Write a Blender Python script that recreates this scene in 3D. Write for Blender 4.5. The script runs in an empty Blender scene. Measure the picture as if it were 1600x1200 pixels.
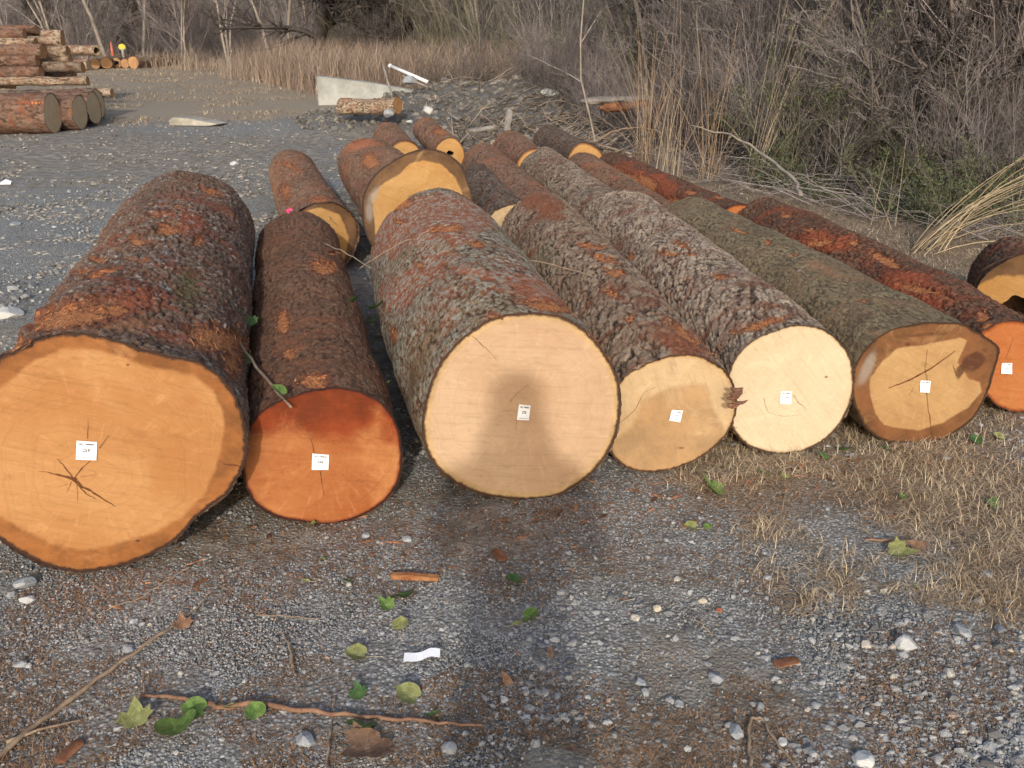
import bpy, math
import numpy as np
from mathutils import Vector, Matrix
R = math.radians
C = bpy.context.scene.collection
RNG = np.random.default_rng(7)

# ------------------------------------------------------------------ camera maths
F, PITCH, H = 1400.0, R(22.15), 1.60
cp, sp = math.cos(PITCH), math.sin(PITCH)
def ray(px, py):
    fx, fy = (px-800)/F, (600-py)/F
    return np.array([fx, cp+fy*sp, -sp+fy*cp])
CAM = np.array([0., 0., H])
def G(px, py, z=0.0):
    d = ray(px, py); return CAM + d*((z-H)/d[2])
def PD(px, py, D):
    d = ray(px, py); return CAM + d*(D/d[1])
def project(P):
    q = P - CAM
    zc = q[..., 1]*cp - q[..., 2]*sp; yc = q[..., 1]*sp + q[..., 2]*cp
    zc = np.where(zc < .05, .05, zc)
    return 800+F*q[..., 0]/zc, 600-F*yc/zc

# ------------------------------------------------------------------ noise
def _h(ix, iy, iz, s):
    n = (ix*374761393 + iy*668265263 + iz*2147483647 + s*974634777) & 0xffffffff
    n = ((n ^ (n >> 13))*1274126177) & 0xffffffff
    n = ((n ^ (n >> 16))*2246822519) & 0xffffffff
    return n ^ (n >> 15)
_GR = np.random.default_rng(1).normal(size=(256, 3)); _GR /= np.linalg.norm(_GR, axis=1)[:, None]
def pn(x, y, z, s=0):
    x = np.asarray(x, float)+13.7; y = np.asarray(y, float)+7.3; z = np.asarray(z, float)+3.1
    x, y, z = np.broadcast_arrays(x, y, z)
    xi, yi, zi = np.floor(x).astype(np.int64), np.floor(y).astype(np.int64), np.floor(z).astype(np.int64)
    xf, yf, zf = x-xi, y-yi, z-zi
    u, v, w = [t*t*t*(t*(t*6-15)+10) for t in (xf, yf, zf)]
    r = 0
    for a in (0, 1):
        for b in (0, 1):
            for c in (0, 1):
                g = _GR[_h(xi+a, yi+b, zi+c, s) & 255]
                d = g[..., 0]*(xf-a)+g[..., 1]*(yf-b)+g[..., 2]*(zf-c)
                r = r + d*(u if a else 1-u)*(v if b else 1-v)*(w if c else 1-w)
    return r*1.6
def fbm(x, y, z, s=0, o=3):
    r, a = 0, 1.0
    for i in range(o):
        r = r + a*pn(x*2**i, y*2**i, z*2**i, s+i*17); a *= .5
    return r/1.6
def cells(u, s_, per, seed):
    """cell pattern on an unrolled stem (u wraps after per cells): F2-F1 and a random value per cell"""
    iu, iv = np.floor(u).astype(np.int64), np.floor(s_).astype(np.int64); f1 = np.full(u.shape, 9.); f2 = np.full(u.shape, 9.); rnd = np.zeros(u.shape)
    for a in (-1, 0, 1):
        for b in (-1, 0, 1):
            cu, cv = iu+a, iv+b; w = cu % per
            h1 = _h(w, cv, w*0, seed); h2 = _h(w, cv, w*0+7, seed)
            d = np.hypot(cu+(h1 & 1023)/1023.*.9+.05-u, cv+(h2 & 1023)/1023.*.9+.05-s_)
            n1 = d < f1; f2 = np.where(n1, f1, np.minimum(f2, d)); rnd = np.where(n1, ((h1 >> 10) & 255)/255., rnd); f1 = np.where(n1, d, f1)
    return f2-f1, rnd
def ss(a, b, x):
    t = np.clip((x-a)/(b-a), 0, 1); return t*t*(3-2*t)

# ------------------------------------------------------------------ mesh helpers
def mk(name, V, faces, mat=None, parent=None, smooth=True, attrs=None):
    """faces: list of int arrays (k,n) of equal polygon size each, or one array"""
    V = np.asarray(V, np.float32).reshape(-1, 3)
    if isinstance(faces, np.ndarray): faces = [faces]
    faces = [np.asarray(f, np.int32) for f in faces if len(f)]
    me = bpy.data.meshes.new(name)
    me.vertices.add(len(V)); me.vertices.foreach_set('co', V.ravel())
    idx = np.concatenate([f.ravel() for f in faces])
    tot = np.concatenate([np.full(len(f), f.shape[1], np.int32) for f in faces])
    st = np.concatenate([[0], np.cumsum(tot)[:-1]]).astype(np.int32)
    me.loops.add(len(idx)); me.loops.foreach_set('vertex_index', idx)
    me.polygons.add(len(tot)); me.polygons.foreach_set('loop_start', st); me.polygons.foreach_set('loop_total', tot)
    me.polygons.foreach_set('use_smooth', np.full(len(tot), bool(smooth)))
    me.update(calc_edges=True)
    for k, a in (attrs or {}).items():
        a = np.asarray(a, np.float32)
        if a.ndim == 1:
            at = me.attributes.new(k, 'FLOAT', 'POINT'); at.data.foreach_set('value', a)
        else:
            at = me.attributes.new(k, 'FLOAT_VECTOR', 'POINT'); at.data.foreach_set('vector', a.ravel())
    if mat: me.materials.append(mat)
    o = bpy.data.objects.new(name, me); C.objects.link(o)
    if parent: o.parent = parent
    return o
def tag(o, label, cat, group=None):
    o['label'] = label; o['category'] = cat
    if group: o['group'] = group
    return o
def thing(name, label, cat, loc=(0, 0, 0), rz=0, group=None):
    o = bpy.data.objects.new(name, None); C.objects.link(o); o.empty_display_size = .1
    o.location = loc; o.rotation_euler = (0, 0, rz)
    return tag(o, label, cat, group)
def kind(o, k): o['kind'] = k; return o
def grid_faces(nu, nv, wrap):
    """vertices index = j*nu+i, i around (nu), j along (nv)"""
    i = np.arange(nu if wrap else nu-1); j = np.arange(nv-1)
    I, J = np.meshgrid(i, j); I = I.ravel(); J = J.ravel(); I2 = (I+1) % nu
    return np.stack([J*nu+I, J*nu+I2, (J+1)*nu+I2, (J+1)*nu+I], 1)
class MB:
    def __init__(s): s.V = []; s.F = {}; s.n = 0; s.A = []
    def add(s, V, F, tint=0.5):
        V = np.asarray(V, float).reshape(-1, 3)
        for f in (F if isinstance(F, list) else [F]):
            f = np.asarray(f); s.F.setdefault(f.shape[1], []).append(f+s.n)
        s.V.append(V); s.A.append(np.broadcast_to(np.asarray(tint, float), (len(V),))); s.n += len(V)
    def tube(s, P, r, k=5, tint=.5, cap=True):
        P = np.asarray(P, float); n = len(P); r = np.broadcast_to(np.asarray(r, float), (n,))
        T = np.gradient(P, axis=0); T /= np.linalg.norm(T, axis=1)[:, None]+1e-9
        ref = np.array([0, 0, 1.]) if abs(T[0, 2]) < .9 else np.array([1., 0, 0])
        A = np.cross(T, ref); A /= np.linalg.norm(A, axis=1)[:, None]+1e-9; B = np.cross(T, A)
        th = np.arange(k)*2*np.pi/k
        V = P[:, None]+r[:, None, None]*(np.cos(th)[None, :, None]*A[:, None]+np.sin(th)[None, :, None]*B[:, None])
        F = [grid_faces(k, n, True)]
        if cap: F += [np.arange(k)[None, ::-1], (n-1)*k+np.arange(k)[None]]
        s.add(V, F, tint)
    def box(s, c, d, rot=None, tint=.5):
        V = np.array([[x, y, z] for x in (-.5, .5) for y in (-.5, .5) for z in (-.5, .5)])*np.array(d)
        if rot is not None: V = V @ np.array(rot).T
        F = np.array([[0, 1, 3, 2], [4, 6, 7, 5], [0, 4, 5, 1], [2, 3, 7, 6], [0, 2, 6, 4], [1, 5, 7, 3]])
        s.add(V+np.array(c), F, tint)
    def build(s, name, mat, parent=None, smooth=True):
        return mk(name, np.concatenate(s.V), [np.concatenate(f) for f in s.F.values()], mat, parent, smooth, {'tint': np.concatenate(s.A)})

# ------------------------------------------------------------------ materials
class NT:
    def __init__(s, name):
        s.m = bpy.data.materials.new(name); s.m.use_nodes = True; s.t = s.m.node_tree; s.t.nodes.clear()
        s.out = s.t.nodes.new('ShaderNodeOutputMaterial'); s.b = s.t.nodes.new('ShaderNodeBsdfPrincipled')
        s.t.links.new(s.b.outputs[0], s.out.inputs[0]); s.b.inputs['Roughness'].default_value = .9
        s.b.inputs['Specular IOR Level'].default_value = .25
    def n(s, ty, **k):
        o = s.t.nodes.new(ty)
        for a, v in k.items(): setattr(o, a, v)
        return o
    def L(s, a, b): s.t.links.new(a, b)
    def val(s, sock, v):
        if hasattr(v, 'is_output') : s.L(v, sock)
        else: sock.default_value = v
    def attr(s, n, fac=True):
        o = s.n('ShaderNodeAttribute', attribute_name=n); return o.outputs['Fac'] if fac else o.outputs['Vector']
    def math(s, op, a, b=0.0, c=0.0, clamp=False):
        o = s.n('ShaderNodeMath', operation=op); o.use_clamp = clamp
        s.val(o.inputs[0], a); s.val(o.inputs[1], b); s.val(o.inputs[2], c); return o.outputs[0]
    def sst(s, x, a, b, lo=0.0, hi=1.0):
        o = s.n('ShaderNodeMapRange', interpolation_type='SMOOTHSTEP')
        s.val(o.inputs[0], x); s.val(o.inputs[1], a); s.val(o.inputs[2], b); s.val(o.inputs[3], lo); s.val(o.inputs[4], hi); return o.outputs[0]
    def mix(s, f, a, b, mode='MIX'):
        o = s.n('ShaderNodeMix', data_type='RGBA', blend_type=mode)
        s.val(o.inputs[0], f)
        for sock, v in ((o.inputs[6], a), (o.inputs[7], b)):
            if hasattr(v, 'is_output'): s.L(v, sock)
            else: sock.default_value = (*v, 1)
        return o.outputs[2]
    def scale(s, v, sc):
        o = s.n('ShaderNodeVectorMath', operation='MULTIPLY'); s.L(v, o.inputs[0]); o.inputs[1].default_value = sc; return o.outputs[0]
    def noise(s, v, sc, det=4, rough=.6, dist=0.0, w=None):
        o = s.n('ShaderNodeTexNoise'); o.inputs['Scale'].default_value = sc; o.inputs['Detail'].default_value = det
        o.inputs['Roughness'].default_value = rough; o.inputs['Distortion'].default_value = dist; s.L(v, o.inputs['Vector']); return o.outputs['Fac']
    def vor(s, v, sc, feat='F1', out='Distance', rnd=1.0):
        o = s.n('ShaderNodeTexVoronoi', feature=feat); o.inputs['Scale'].default_value = sc; o.inputs['Randomness'].default_value = rnd
        s.L(v, o.inputs['Vector']); return o.outputs[out]
    def pos(s): return s.n('ShaderNodeTexCoord').outputs['Object']
    def wpos(s): return s.n('ShaderNodeNewGeometry').outputs['Position']
    def ramp(s, f, stops):
        o = s.n('ShaderNodeValToRGB'); s.L(f, o.inputs[0]); e = o.color_ramp.elements
        while len(e) < len(stops): e.new(.5)
        for k, (p, c) in enumerate(stops): e[k].position = p; e[k].color = (*c, 1)
        return o.outputs[0]
    def bump(s, h, st=.5, dist=.01):
        o = s.n('ShaderNodeBump'); o.inputs['Strength'].default_value = st; o.inputs['Distance'].default_value = dist
        s.L(h, o.inputs['Height']); s.L(o.outputs[0], s.b.inputs['Normal'])
    def done(s, col, rough=None):
        s.val(s.b.inputs['Base Color'], col if hasattr(col, 'is_output') else (*col, 1))
        if rough is not None: s.val(s.b.inputs['Roughness'], rough)
        return s.m

def mat_bark(name, furrow, ridge, red, lichen, redness=.45, moss=0.0, lich=.3, peelc=((.38, .115, .042), (.58, .26, .105))):
    t = NT(name); p = t.pos(); h = t.attr('h'); pe = t.attr('peel'); rd = t.attr('red')
    ps = t.scale(p, (1, .35, 1))
    n1 = t.noise(p, 5, 5, .65); n2 = t.noise(ps, 75, 6, .78); n3 = t.noise(p, 30, 6, .78)
    base = t.mix(t.sst(t.math('ADD', h, t.math('MULTIPLY', t.math('SUBTRACT', n2, .5), 1.9)), .15, .95), furrow, ridge)
    base = t.mix(t.sst(t.noise(p, 9, 5, .7), .35, .7, 0, .6), base, t.mix(.5, furrow, red))
    # broad scuffed bands wind round the stem
    bn = t.noise(t.scale(p, (1, 2.2, 1)), 2.4, 6, .68, .8)
    base = t.mix(t.sst(bn, .50, .66, 0, .75), base, t.mix(n2, tuple(.4*x for x in red), tuple(1.25*x for x in red)))
    base = t.mix(t.sst(t.noise(p, 3.3, 5, .7, .5), .56, .70, 0, .5), base, t.mix(n2, furrow, tuple(1.45*x for x in ridge)))
    # torn reddish inner bark
    rm = t.sst(t.math('ADD', t.math('ADD', rd, t.math('MULTIPLY', t.math('SUBTRACT', n1, .5), 1.4)), t.math('MULTIPLY', t.math('SUBTRACT', n2, .5), .9)), 1-redness-.14, 1-redness+.22)
    redc = t.mix(n2, tuple(.45*x for x in red), tuple(min(1, 1.5*x) for x in red))
    base = t.mix(t.math('MULTIPLY', rm, .9), base, redc)
    # lichen flecks sit on the ridges
    lm = t.math('MULTIPLY', t.sst(n3, .66-.3*lich, .74-.3*lich+.03), t.sst(h, .35, .75))
    lm = t.math('MULTIPLY', lm, t.sst(t.noise(p, 2.3, 2, .5), .5-.35*lich, .7-.3*lich))
    base = t.mix(t.math('MULTIPLY', lm, .8), base, lichen)
    mm = t.math('MULTIPLY', t.sst(t.math('ADD', t.attr('moss'), t.math('MULTIPLY', t.math('SUBTRACT', n3, .5), 1.2)), .45, .8), .65)
    base = t.mix(mm, base, (.075, .085, .025))
    # fibres of the peel run around and along
    fib = t.noise(t.scale(p, (1, .22, 1)), 130, 3, .7)
    pc = t.mix(t.sst(fib, .3, .7), peelc[0], peelc[1])
    pc = t.mix(t.sst(t.noise(t.scale(p, (.5, 1.6, 1)), 40, 5, .8), .52, .72, 0, .85), pc, (.14, .052, .027))
    pc = t.mix(t.sst(t.noise(p, 3.5, 3), .5, .75, 0, .30), pc, (.58, .36, .17))
    pn_ = t.math('ADD', t.math('MULTIPLY', t.math('SUBTRACT', t.noise(t.scale(p, (.5, 1.7, 1)), 22, 8, .82), .5), 2.6), t.math('MULTIPLY', t.math('SUBTRACT', t.noise(t.scale(p, (1, .3, 1)), 90, 3, .7), .5), .9))
    pv = t.math('ADD', pe, pn_)
    base = t.mix(t.sst(pv, .36, .56, 0, .9), base, t.mix(fib, (.085, .032, .020), (.26, .085, .042)))
    pmk = t.sst(pv, .66, .80)
    base = t.mix(pmk, base, pc)
    base = t.mix(t.sst(t.math('ADD', t.attr('dust'), t.math('MULTIPLY', t.math('SUBTRACT', n1, .5), .8)), .4, .9, 0, .6), base, (.36, .19, .10))
    t.bump(t.math('ADD', t.math('MULTIPLY', n2, .9), t.math('MULTIPLY', fib, .5)), 1.0, .012)
    return t.done(base, .95)

def mat_wood(name, core, mid, rim, barkc, rimw=.90, ringamt=.10, saw=(1, 0), stainc=(.09, .035, .02), zonec=None, rough=.62, seedv=0.0, blot=.30, zmax=.95):
    """core/mid: blotched heart colours; rim: colour of the outer band; zone: painted band; stain: knots and rot"""
    t = NT(name); p = t.attr('fuv', False)
    mp = t.n('ShaderNodeMapping'); t.L(p, mp.inputs[0]); mp.inputs['Location'].default_value = (seedv, seedv*.7, 0)
    q = mp.outputs[0]
    big = t.noise(q, 2.6, 5, .62, .6); fine = t.noise(q, 26, 4, .65)
    col = t.mix(t.sst(big, .5-blot*.6, .5+blot*.6), core, mid)
    # growth rings, off round
    ln = t.n('ShaderNodeVectorMath', operation='LENGTH'); t.L(p, ln.inputs[0])
    rr = t.math('ADD', ln.outputs['Value'], t.math('MULTIPLY', t.math('SUBTRACT', t.noise(q, 3.5, 4, .6), .5), .22))
    ring = t.noise(t.n_comb(rr), 75, 3, .75) if hasattr(t, 'n_comb') else None
    cmb = t.n('ShaderNodeCombineXYZ'); t.L(rr, cmb.inputs[0])
    ring = t.noise(cmb.outputs[0], 75, 3, .75)
    col = t.mix(t.sst(ring, .44, .64, 0, ringamt*1.25), col, tuple(x*.42 for x in core))
    # rays: streaks out from the pith
    sep = t.n('ShaderNodeSeparateXYZ'); t.L(p, sep.inputs[0])
    ang = t.math('ARCTAN2', sep.outputs[1], sep.outputs[0])
    cm2 = t.n('ShaderNodeCombineXYZ'); t.L(ang, cm2.inputs[0]); t.L(t.math('MULTIPLY', ln.outputs['Value'], .9), cm2.inputs[1])
    rayn = t.noise(cm2.outputs[0], 11, 4, .7)
    col = t.mix(t.sst(rayn, .5, .78, 0, .30), col, tuple(min(1, x*1.35+.03) for x in mid))
    # chainsaw chatter: long parallel arcs
    mr = t.n('ShaderNodeMapping'); t.L(q, mr.inputs[0]); mr.inputs['Rotation'].default_value = (0, 0, math.atan2(saw[1], saw[0]))
    sw = t.noise(t.scale(mr.outputs[0], (.07, 1, 1)), 60, 3, .8, .25)
    col = t.mix(t.sst(sw, .48, .72, 0, .24), col, tuple(x*.5 for x in core))
    col = t.mix(t.sst(fine, .58, .78, 0, .25), col, tuple(x*.6 for x in core))
    rad = t.attr('rad')
    rm = t.sst(t.math('ADD', rad, t.math('MULTIPLY', t.math('SUBTRACT', t.noise(q, 7, 3), .5), .05)), rimw-.035, rimw+.03)
    rimn = t.mix(t.sst(t.noise(q, 14, 4, .7), .35, .7), rim, tuple(x*.68 for x in rim))
    col = t.mix(rm, col, rimn)
    zn = t.math('ADD', t.attr('zone'), t.math('MULTIPLY', t.math('SUBTRACT', t.noise(q, 7, 7, .75, .8), .5), 1.1))
    zc = zonec or rim
    znc = t.mix(t.sst(t.noise(q, 6, 5, .7), .35, .68), zc, tuple(x*.5 for x in zc))
    col = t.mix(t.sst(zn, .30, .78, 0, zmax), col, znc)
    st = t.math('ADD', t.attr('stain'), t.math('MULTIPLY', t.math('SUBTRACT', t.noise(q, 20, 5, .75), .5), .7))
    col = t.mix(t.sst(st, .40, .75, 0, .85), col, stainc)
    # sawdust smears, grime and dark pores
    gm_ = t.noise(t.scale(mr.outputs[0], (.35, 1, 1)), 9, 8, .8)
    col = t.mix(t.sst(gm_, .54, .72, 0, .50), col, tuple(x*.45 for x in core))
    col = t.mix(t.sst(t.noise(q, 4, 6, .72, 1.2), .54, .70, 0, .30), col, tuple(min(1, x*1.25+.03) for x in mid))
    col = t.mix(t.sst(t.vor(t.scale(q, (1, 2.2, 1)), 38), .10, .03, 0, .5), col, tuple(x*.35 for x in core))
    pl = t.math('ADD', t.attr('pale'), t.math('MULTIPLY', t.math('SUBTRACT', t.noise(q, 9, 4, .7), .5), .4))
    col = t.mix(t.sst(pl, .35, .8, 0, .6), col, (.30, .27, .23))
    col = t.mix(t.sst(t.math('ADD', rad, t.math('MULTIPLY', t.math('SUBTRACT', t.noise(q, 30, 5, .7), .5), .06)), .955, .982), col, barkc)
    t.bump(t.math('ADD', sw, t.math('MULTIPLY', fine, .5)), .35, .003)
    return t.done(col, rough)

def mat_plain(name, c1, c2, sc=30, rough=.9, bump=.0, tint=0.0, spec=.25, trans=0.0):
    t = NT(name); p = t.pos()
    n = t.noise(p, sc, 4, .65)
    col = t.mix(t.sst(n, .3, .7), c1, c2)
    if tint:
        tn = t.attr('tint'); hs = t.n('ShaderNodeHueSaturation'); t.L(col, hs.inputs['Color'])
        t.L(t.math('ADD', t.math('MULTIPLY', tn, tint), 1-tint*.5), hs.inputs['Value']); col = hs.outputs[0]
    t.b.inputs['Specular IOR Level'].default_value = spec
    if bump: t.bump(n, bump, .01)
    return t.done(col, rough)

def mat_stone():
    t = NT('crushed_stone'); a = t.attr('tint'); p = t.pos()
    col = t.ramp(a, [(0, (.11, .11, .112)), (.28, (.23, .23, .23)), (.52, (.345, .345, .343)), (.78, (.47, .465, .455)), (.93, (.50, .43, .34)), (1, (.36, .20, .13))])
    n = t.noise(p, 160, 3, .7)
    col = t.mix(t.sst(n, .35, .7), col, t.mix(.5, col, (.10, .09, .08)))
    t.bump(n, .5, .003); return t.done(col, .85)

def mat_ground():
    t = NT('yard_ground'); p = t.wpos(); veg = t.attr('veg'); grv = t.attr('grav')
    n1 = t.noise(p, 1.6, 6, .65); n2 = t.noise(p, 9, 5, .65); n3 = t.noise(p, 70, 4, .7); n4 = t.noise(p, .5, 4, .6)
    dirt = t.mix(t.sst(n2, .35, .7), (.17, .148, .122), (.36, .325, .275))
    dirt = t.mix(t.sst(n3, .5, .8, 0, .7), dirt, (.30, .275, .245))
    vc = t.vor(p, 90, 'F1', 'Color'); vd = t.vor(p, 90, 'F1', 'Distance')
    sp_ = t.n('ShaderNodeSeparateColor'); t.L(vc, sp_.inputs[0])
    gr = t.ramp(sp_.outputs[0], [(0, (.13, .13, .13)), (.4, (.28, .278, .274)), (.8, (.42, .415, .405)), (1, (.53, .52, .50))])
    gr = t.mix(t.sst(vd, .35, .6), gr, (.19, .178, .16))
    v2 = t.vor(p, 28, 'F1', 'Color'); s2 = t.n('ShaderNodeSeparateColor'); t.L(v2, s2.inputs[0]); d2 = t.vor(p, 28, 'F1', 'Distance')
    big = t.math('MULTIPLY', t.sst(s2.outputs[1], .68, .72), t.sst(d2, .32, .26))
    gr = t.mix(big, gr, t.ramp(s2.outputs[0], [(0, (.11, .115, .125)), (1, (.38, .38, .38))]))
    gm = t.sst(t.math('ADD', grv, t.math('ADD', t.math('MULTIPLY', t.math('SUBTRACT', n1, .5), 1.3), t.math('MULTIPLY', t.math('SUBTRACT', n2, .5), .8))), .38, .62)
    col = t.mix(gm, dirt, gr)
    lit = t.mix(t.sst(n3, .35, .7), (.18, .13, .09), (.38, .30, .215))
    lit = t.mix(t.sst(n2, .45, .75, 0, .8), lit, (.12, .095, .07))
    sepp = t.n('ShaderNodeSeparateXYZ'); t.L(p, sepp.inputs[0]); lit = t.mix(t.sst(sepp.outputs[1], 10, 15, 0, .45), lit, (.42, .36, .28))
    vm = t.sst(t.math('ADD', veg, t.math('ADD', t.math('MULTIPLY', t.math('SUBTRACT', n2, .5), .8), t.math('MULTIPLY', t.math('SUBTRACT', n1, .5), .6))), .4, .7)
    col = t.mix(vm, col, lit)
    col = t.mix(t.math('MULTIPLY', t.attr('damp'), t.sst(n2, .3, .6, .55, .95)), col, t.mix(t.sst(n3, .4, .7), (.075, .07, .065), (.20, .19, .175)))
    hh = t.math('ADD', t.math('MULTIPLY', vd, -.6), t.math('ADD', n3, t.math('MULTIPLY', big, 1.2)))
    t.bump(hh, .9, .012); return t.done(col, .95)

M = {}
M['wood259'] = mat_wood('orange_cut_wood', (.38, .165, .055), (.46, .24, .095), (.32, .11, .03), (0.040, 0.019, 0.012), .93, .14, (1, .35), seedv=1.3, zonec=(.33, .125, .036))
M['wood266'] = mat_wood('red_cut_wood', (.30, .085, .024), (.47, .205, .075), (0.2, 0.04, 0.012), (0.033, 0.012, 0.009), .955, .12, (1, .2), seedv=4.1, zonec=(.24, .042, .011), rough=.5)
M['wood276'] = mat_wood('pale_tan_cut_wood', (.45, .285, .17), (.52, .355, .225), (.53, .35, .17), (0.066, 0.031, 0.018), .93, .10, (1, .12), seedv=8.2, zonec=(0.396, 0.205, 0.096), stainc=(0.277, 0.136, 0.060))
M['wood275'] = mat_wood('yellow_cut_wood', (.43, .28, .145), (.51, .365, .21), (.47, .29, .12), (0.066, 0.031, 0.018), .95, .12, (.4, 1), seedv=11.7, zonec=(.40, .22, .095), stainc=(0.132, 0.056, 0.024), zmax=.6)
M['wood274'] = mat_wood('cream_cut_wood', (.53, .41, .265), (.59, .48, .335), (.55, .40, .22), (0.066, 0.037, 0.024), .965, .07, (1, 1.2), seedv=15.7, stainc=(0.198, 0.099, 0.048))
M['wood273'] = mat_wood('weathered_cut_wood', (.36, .20, .085), (.45, .29, .13), (0.198, 0.068, 0.018), (0.046, 0.022, 0.012), .97, .12, (1, .5), seedv=19.9, zonec=(.19, .078, .030), stainc=(0.063, 0.022, 0.012))
M['wood272'] = mat_wood('deep_orange_cut_wood', (0.37, 0.12, 0.035), (0.42, 0.165, 0.055), (0.25, 0.06, 0.014), (0.040, 0.019, 0.012), .93, .12, (1, .2), seedv=23.1)
M['wood_far'] = mat_wood('old_yellow_cut_wood', (0.409, 0.211, 0.066), (0.488, 0.291, 0.114), (0.224, 0.093, 0.036), (0.053, 0.031, 0.024), .9, .12, (1, .4), seedv=27.0, zonec=(.16, .085, .042), stainc=(0.066, 0.034, 0.021))
M['wood_grey'] = mat_wood('aged_grey_cut_wood', (.50, .36, .22), (.58, .45, .30), (.40, .27, .16), (0.053, 0.031, 0.024), .93, .12, (1, .4), seedv=31.0)
M['wood_dull'] = mat_wood('dull_orange_cut_wood', (0.363, 0.180, 0.078), (0.436, 0.248, 0.120), (0.231, 0.105, 0.042), (0.053, 0.031, 0.024), .93, .12, (1, .4), seedv=35.0)
LI = (.42, .43, .40)
M['bark259'] = mat_bark('dark_rough_bark', (0.028, 0.017, 0.014), (0.264, 0.180, 0.123), (0.311, 0.092, 0.045), LI, .42, 0, .5)
M['bark266'] = mat_bark('brown_flaky_bark', (0.040, 0.021, 0.014), (0.254, 0.138, 0.081), (0.292, 0.119, 0.059), LI, .35, 0, .25)
M['bark276'] = mat_bark('mottled_grey_red_bark', (0.045, 0.026, 0.016), (0.318, 0.227, 0.129), (0.351, 0.106, 0.047), (0.405, 0.396, 0.320), .46, 0, .75)
M['bark275'] = mat_bark('furrowed_grey_bark', (0.030, 0.020, 0.014), (0.441, 0.330, 0.228), (0.270, 0.095, 0.047), (0.400, 0.380, 0.340), .33, 0, .2)
M['bark274'] = mat_bark('silver_furrowed_bark', (0.035, 0.024, 0.018), (0.579, 0.448, 0.323), (0.270, 0.108, 0.061), (0.480, 0.470, 0.450), .27, 0, .3)
M['bark273'] = mat_bark('smooth_olive_bark', (0.068, 0.055, 0.035), (0.319, 0.247, 0.143), (0.270, 0.162, 0.095), (0.400, 0.400, 0.370), .30, 0, .25)
M['bark272'] = mat_bark('dark_red_bark', (0.035, 0.020, 0.014), (0.191, 0.120, 0.078), (0.324, 0.088, 0.041), LI, .55, 0, .12)
M['bark_red'] = mat_bark('red_brown_bark', (.05, .028, .018), (0.336, 0.218, 0.142), (0.480, 0.173, 0.085), (.38, .35, .31), .72, 0, .3)
M['bark_stack'] = mat_bark('weathered_rusty_bark', (.045, .028, .02), (0.231, 0.158, 0.120), (0.284, 0.106, 0.057), (.36, .33, .30), .45, 0, .3)
M['bark_grey'] = mat_bark('plain_grey_bark', (0.040, 0.029, 0.022), (0.473, 0.373, 0.265), (0.297, 0.121, 0.068), (0.440, 0.430, 0.410), .28, 0, .3)
M['bark_dark'] = mat_bark('blackish_bark', (0.025, 0.017, 0.013), (0.232, 0.189, 0.145), (0.216, 0.081, 0.041), LI, .30, 0, .2)
M['splinter'] = mat_plain('torn_fibre', (.34, .11, .04), (.56, .27, .115), 40, .8, .3, .6)
M['crack'] = mat_plain('crack_dark', (.10, .035, .015), (.16, .06, .025), 60)
M['paper'] = mat_plain('white_paper', (.86, .87, .90), (.90, .90, .92), 8, .6)
M['ink'] = mat_plain('black_ink', (.02, .02, .03), (.03, .03, .04), 8, .6)
M['stone'] = mat_stone()
M['ground'] = mat_ground()
M['concrete'] = mat_plain('weathered_concrete', (.26, .265, .245), (.42, .42, .39), 2.5, .9, .5)
M['slab'] = mat_plain('pale_slab', (.24, .22, .18), (.45, .41, .35), 4, .9, .3)
M['plastic'] = mat_plain('white_plastic', (.80, .80, .80), (.84, .84, .83), 4, .4)
M['straw'] = mat_plain('dry_straw', (.27, .215, .15), (.42, .345, .25), 3, .85, 0, .9)
M['grass'] = mat_plain('dead_grass', (.27, .185, .12), (.40, .30, .205), 3, .9, 0, 1.2)
M['brushw'] = mat_plain('bleached_brushwood', (.13, .10, .08), (.30, .24, .185), 3, .9, 0, 1.3)
M['straw3'] = mat_plain('yellowed_reed', (.44, .33, .20), (.56, .44, .28), 3, .85, 0, .8)
M['straw2'] = mat_plain('pale_dead_grass', (.40, .30, .19), (.58, .46, .31), 3, .9, 0, 1.1)
M['rustgrass'] = mat_plain('rusty_grass', (.27, .195, .15), (.36, .28, .215), 2, .9, 0, .8)
M['needle'] = mat_plain('brown_litter', (.16, .085, .045), (.30, .18, .10), 30, .9, 0, 1.0)
M['twig'] = mat_plain('grey_twig', (.20, .17, .16), (.33, .29, .275), 3, .9, 0, .9)
M['twig_dark'] = mat_plain('dark_twig', (.055, .045, .040), (.11, .092, .085), 3, .9, 0, .9)
M['twig_purple'] = mat_plain('purplish_twig', (.14, .118, .114), (.245, .21, .203), 3, .9, 0, .9)
M['twig_olive'] = mat_plain('olive_twig', (.13, .12, .075), (.21, .195, .13), 3, .9, 0, .9)
M['palebark'] = mat_plain('pale_tree_bark', (.22, .185, .155), (.33, .285, .24), 9, .9, .4, .3)
M['darkbark'] = mat_plain('dark_tree_bark', (.06, .05, .045), (.11, .09, .08), 9, .9, .4, .3)
M['green'] = mat_plain('evergreen_leaf', (.050, .065, .028), (.095, .11, .05), 5, .6, 0, 1.0)
M['root'] = mat_plain('red_root', (.16, .085, .055), (.30, .17, .105), 30, .85, .3, .4)
M['stick'] = mat_plain('brown_stick', (.20, .14, .095), (.32, .23, .16), 30, .85, .3, .4)
M['greywood'] = mat_plain('grey_timber', (.16, .14, .125), (.27, .245, .22), 12, .9, .5, .6)
M['rotwood'] = mat_plain('orange_rotten_wood', (.10, .04, .022), (.30, .13, .065), 9, .9, .6, .6)
M['curl'] = mat_plain('torn_brown_bark', (.10, .05, .035), (.26, .13, .08), 60, .9, .6, .6)
M['black'] = mat_plain('hollow_dark', (.05, .03, .018), (.12, .07, .04), 9, .95)
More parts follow.
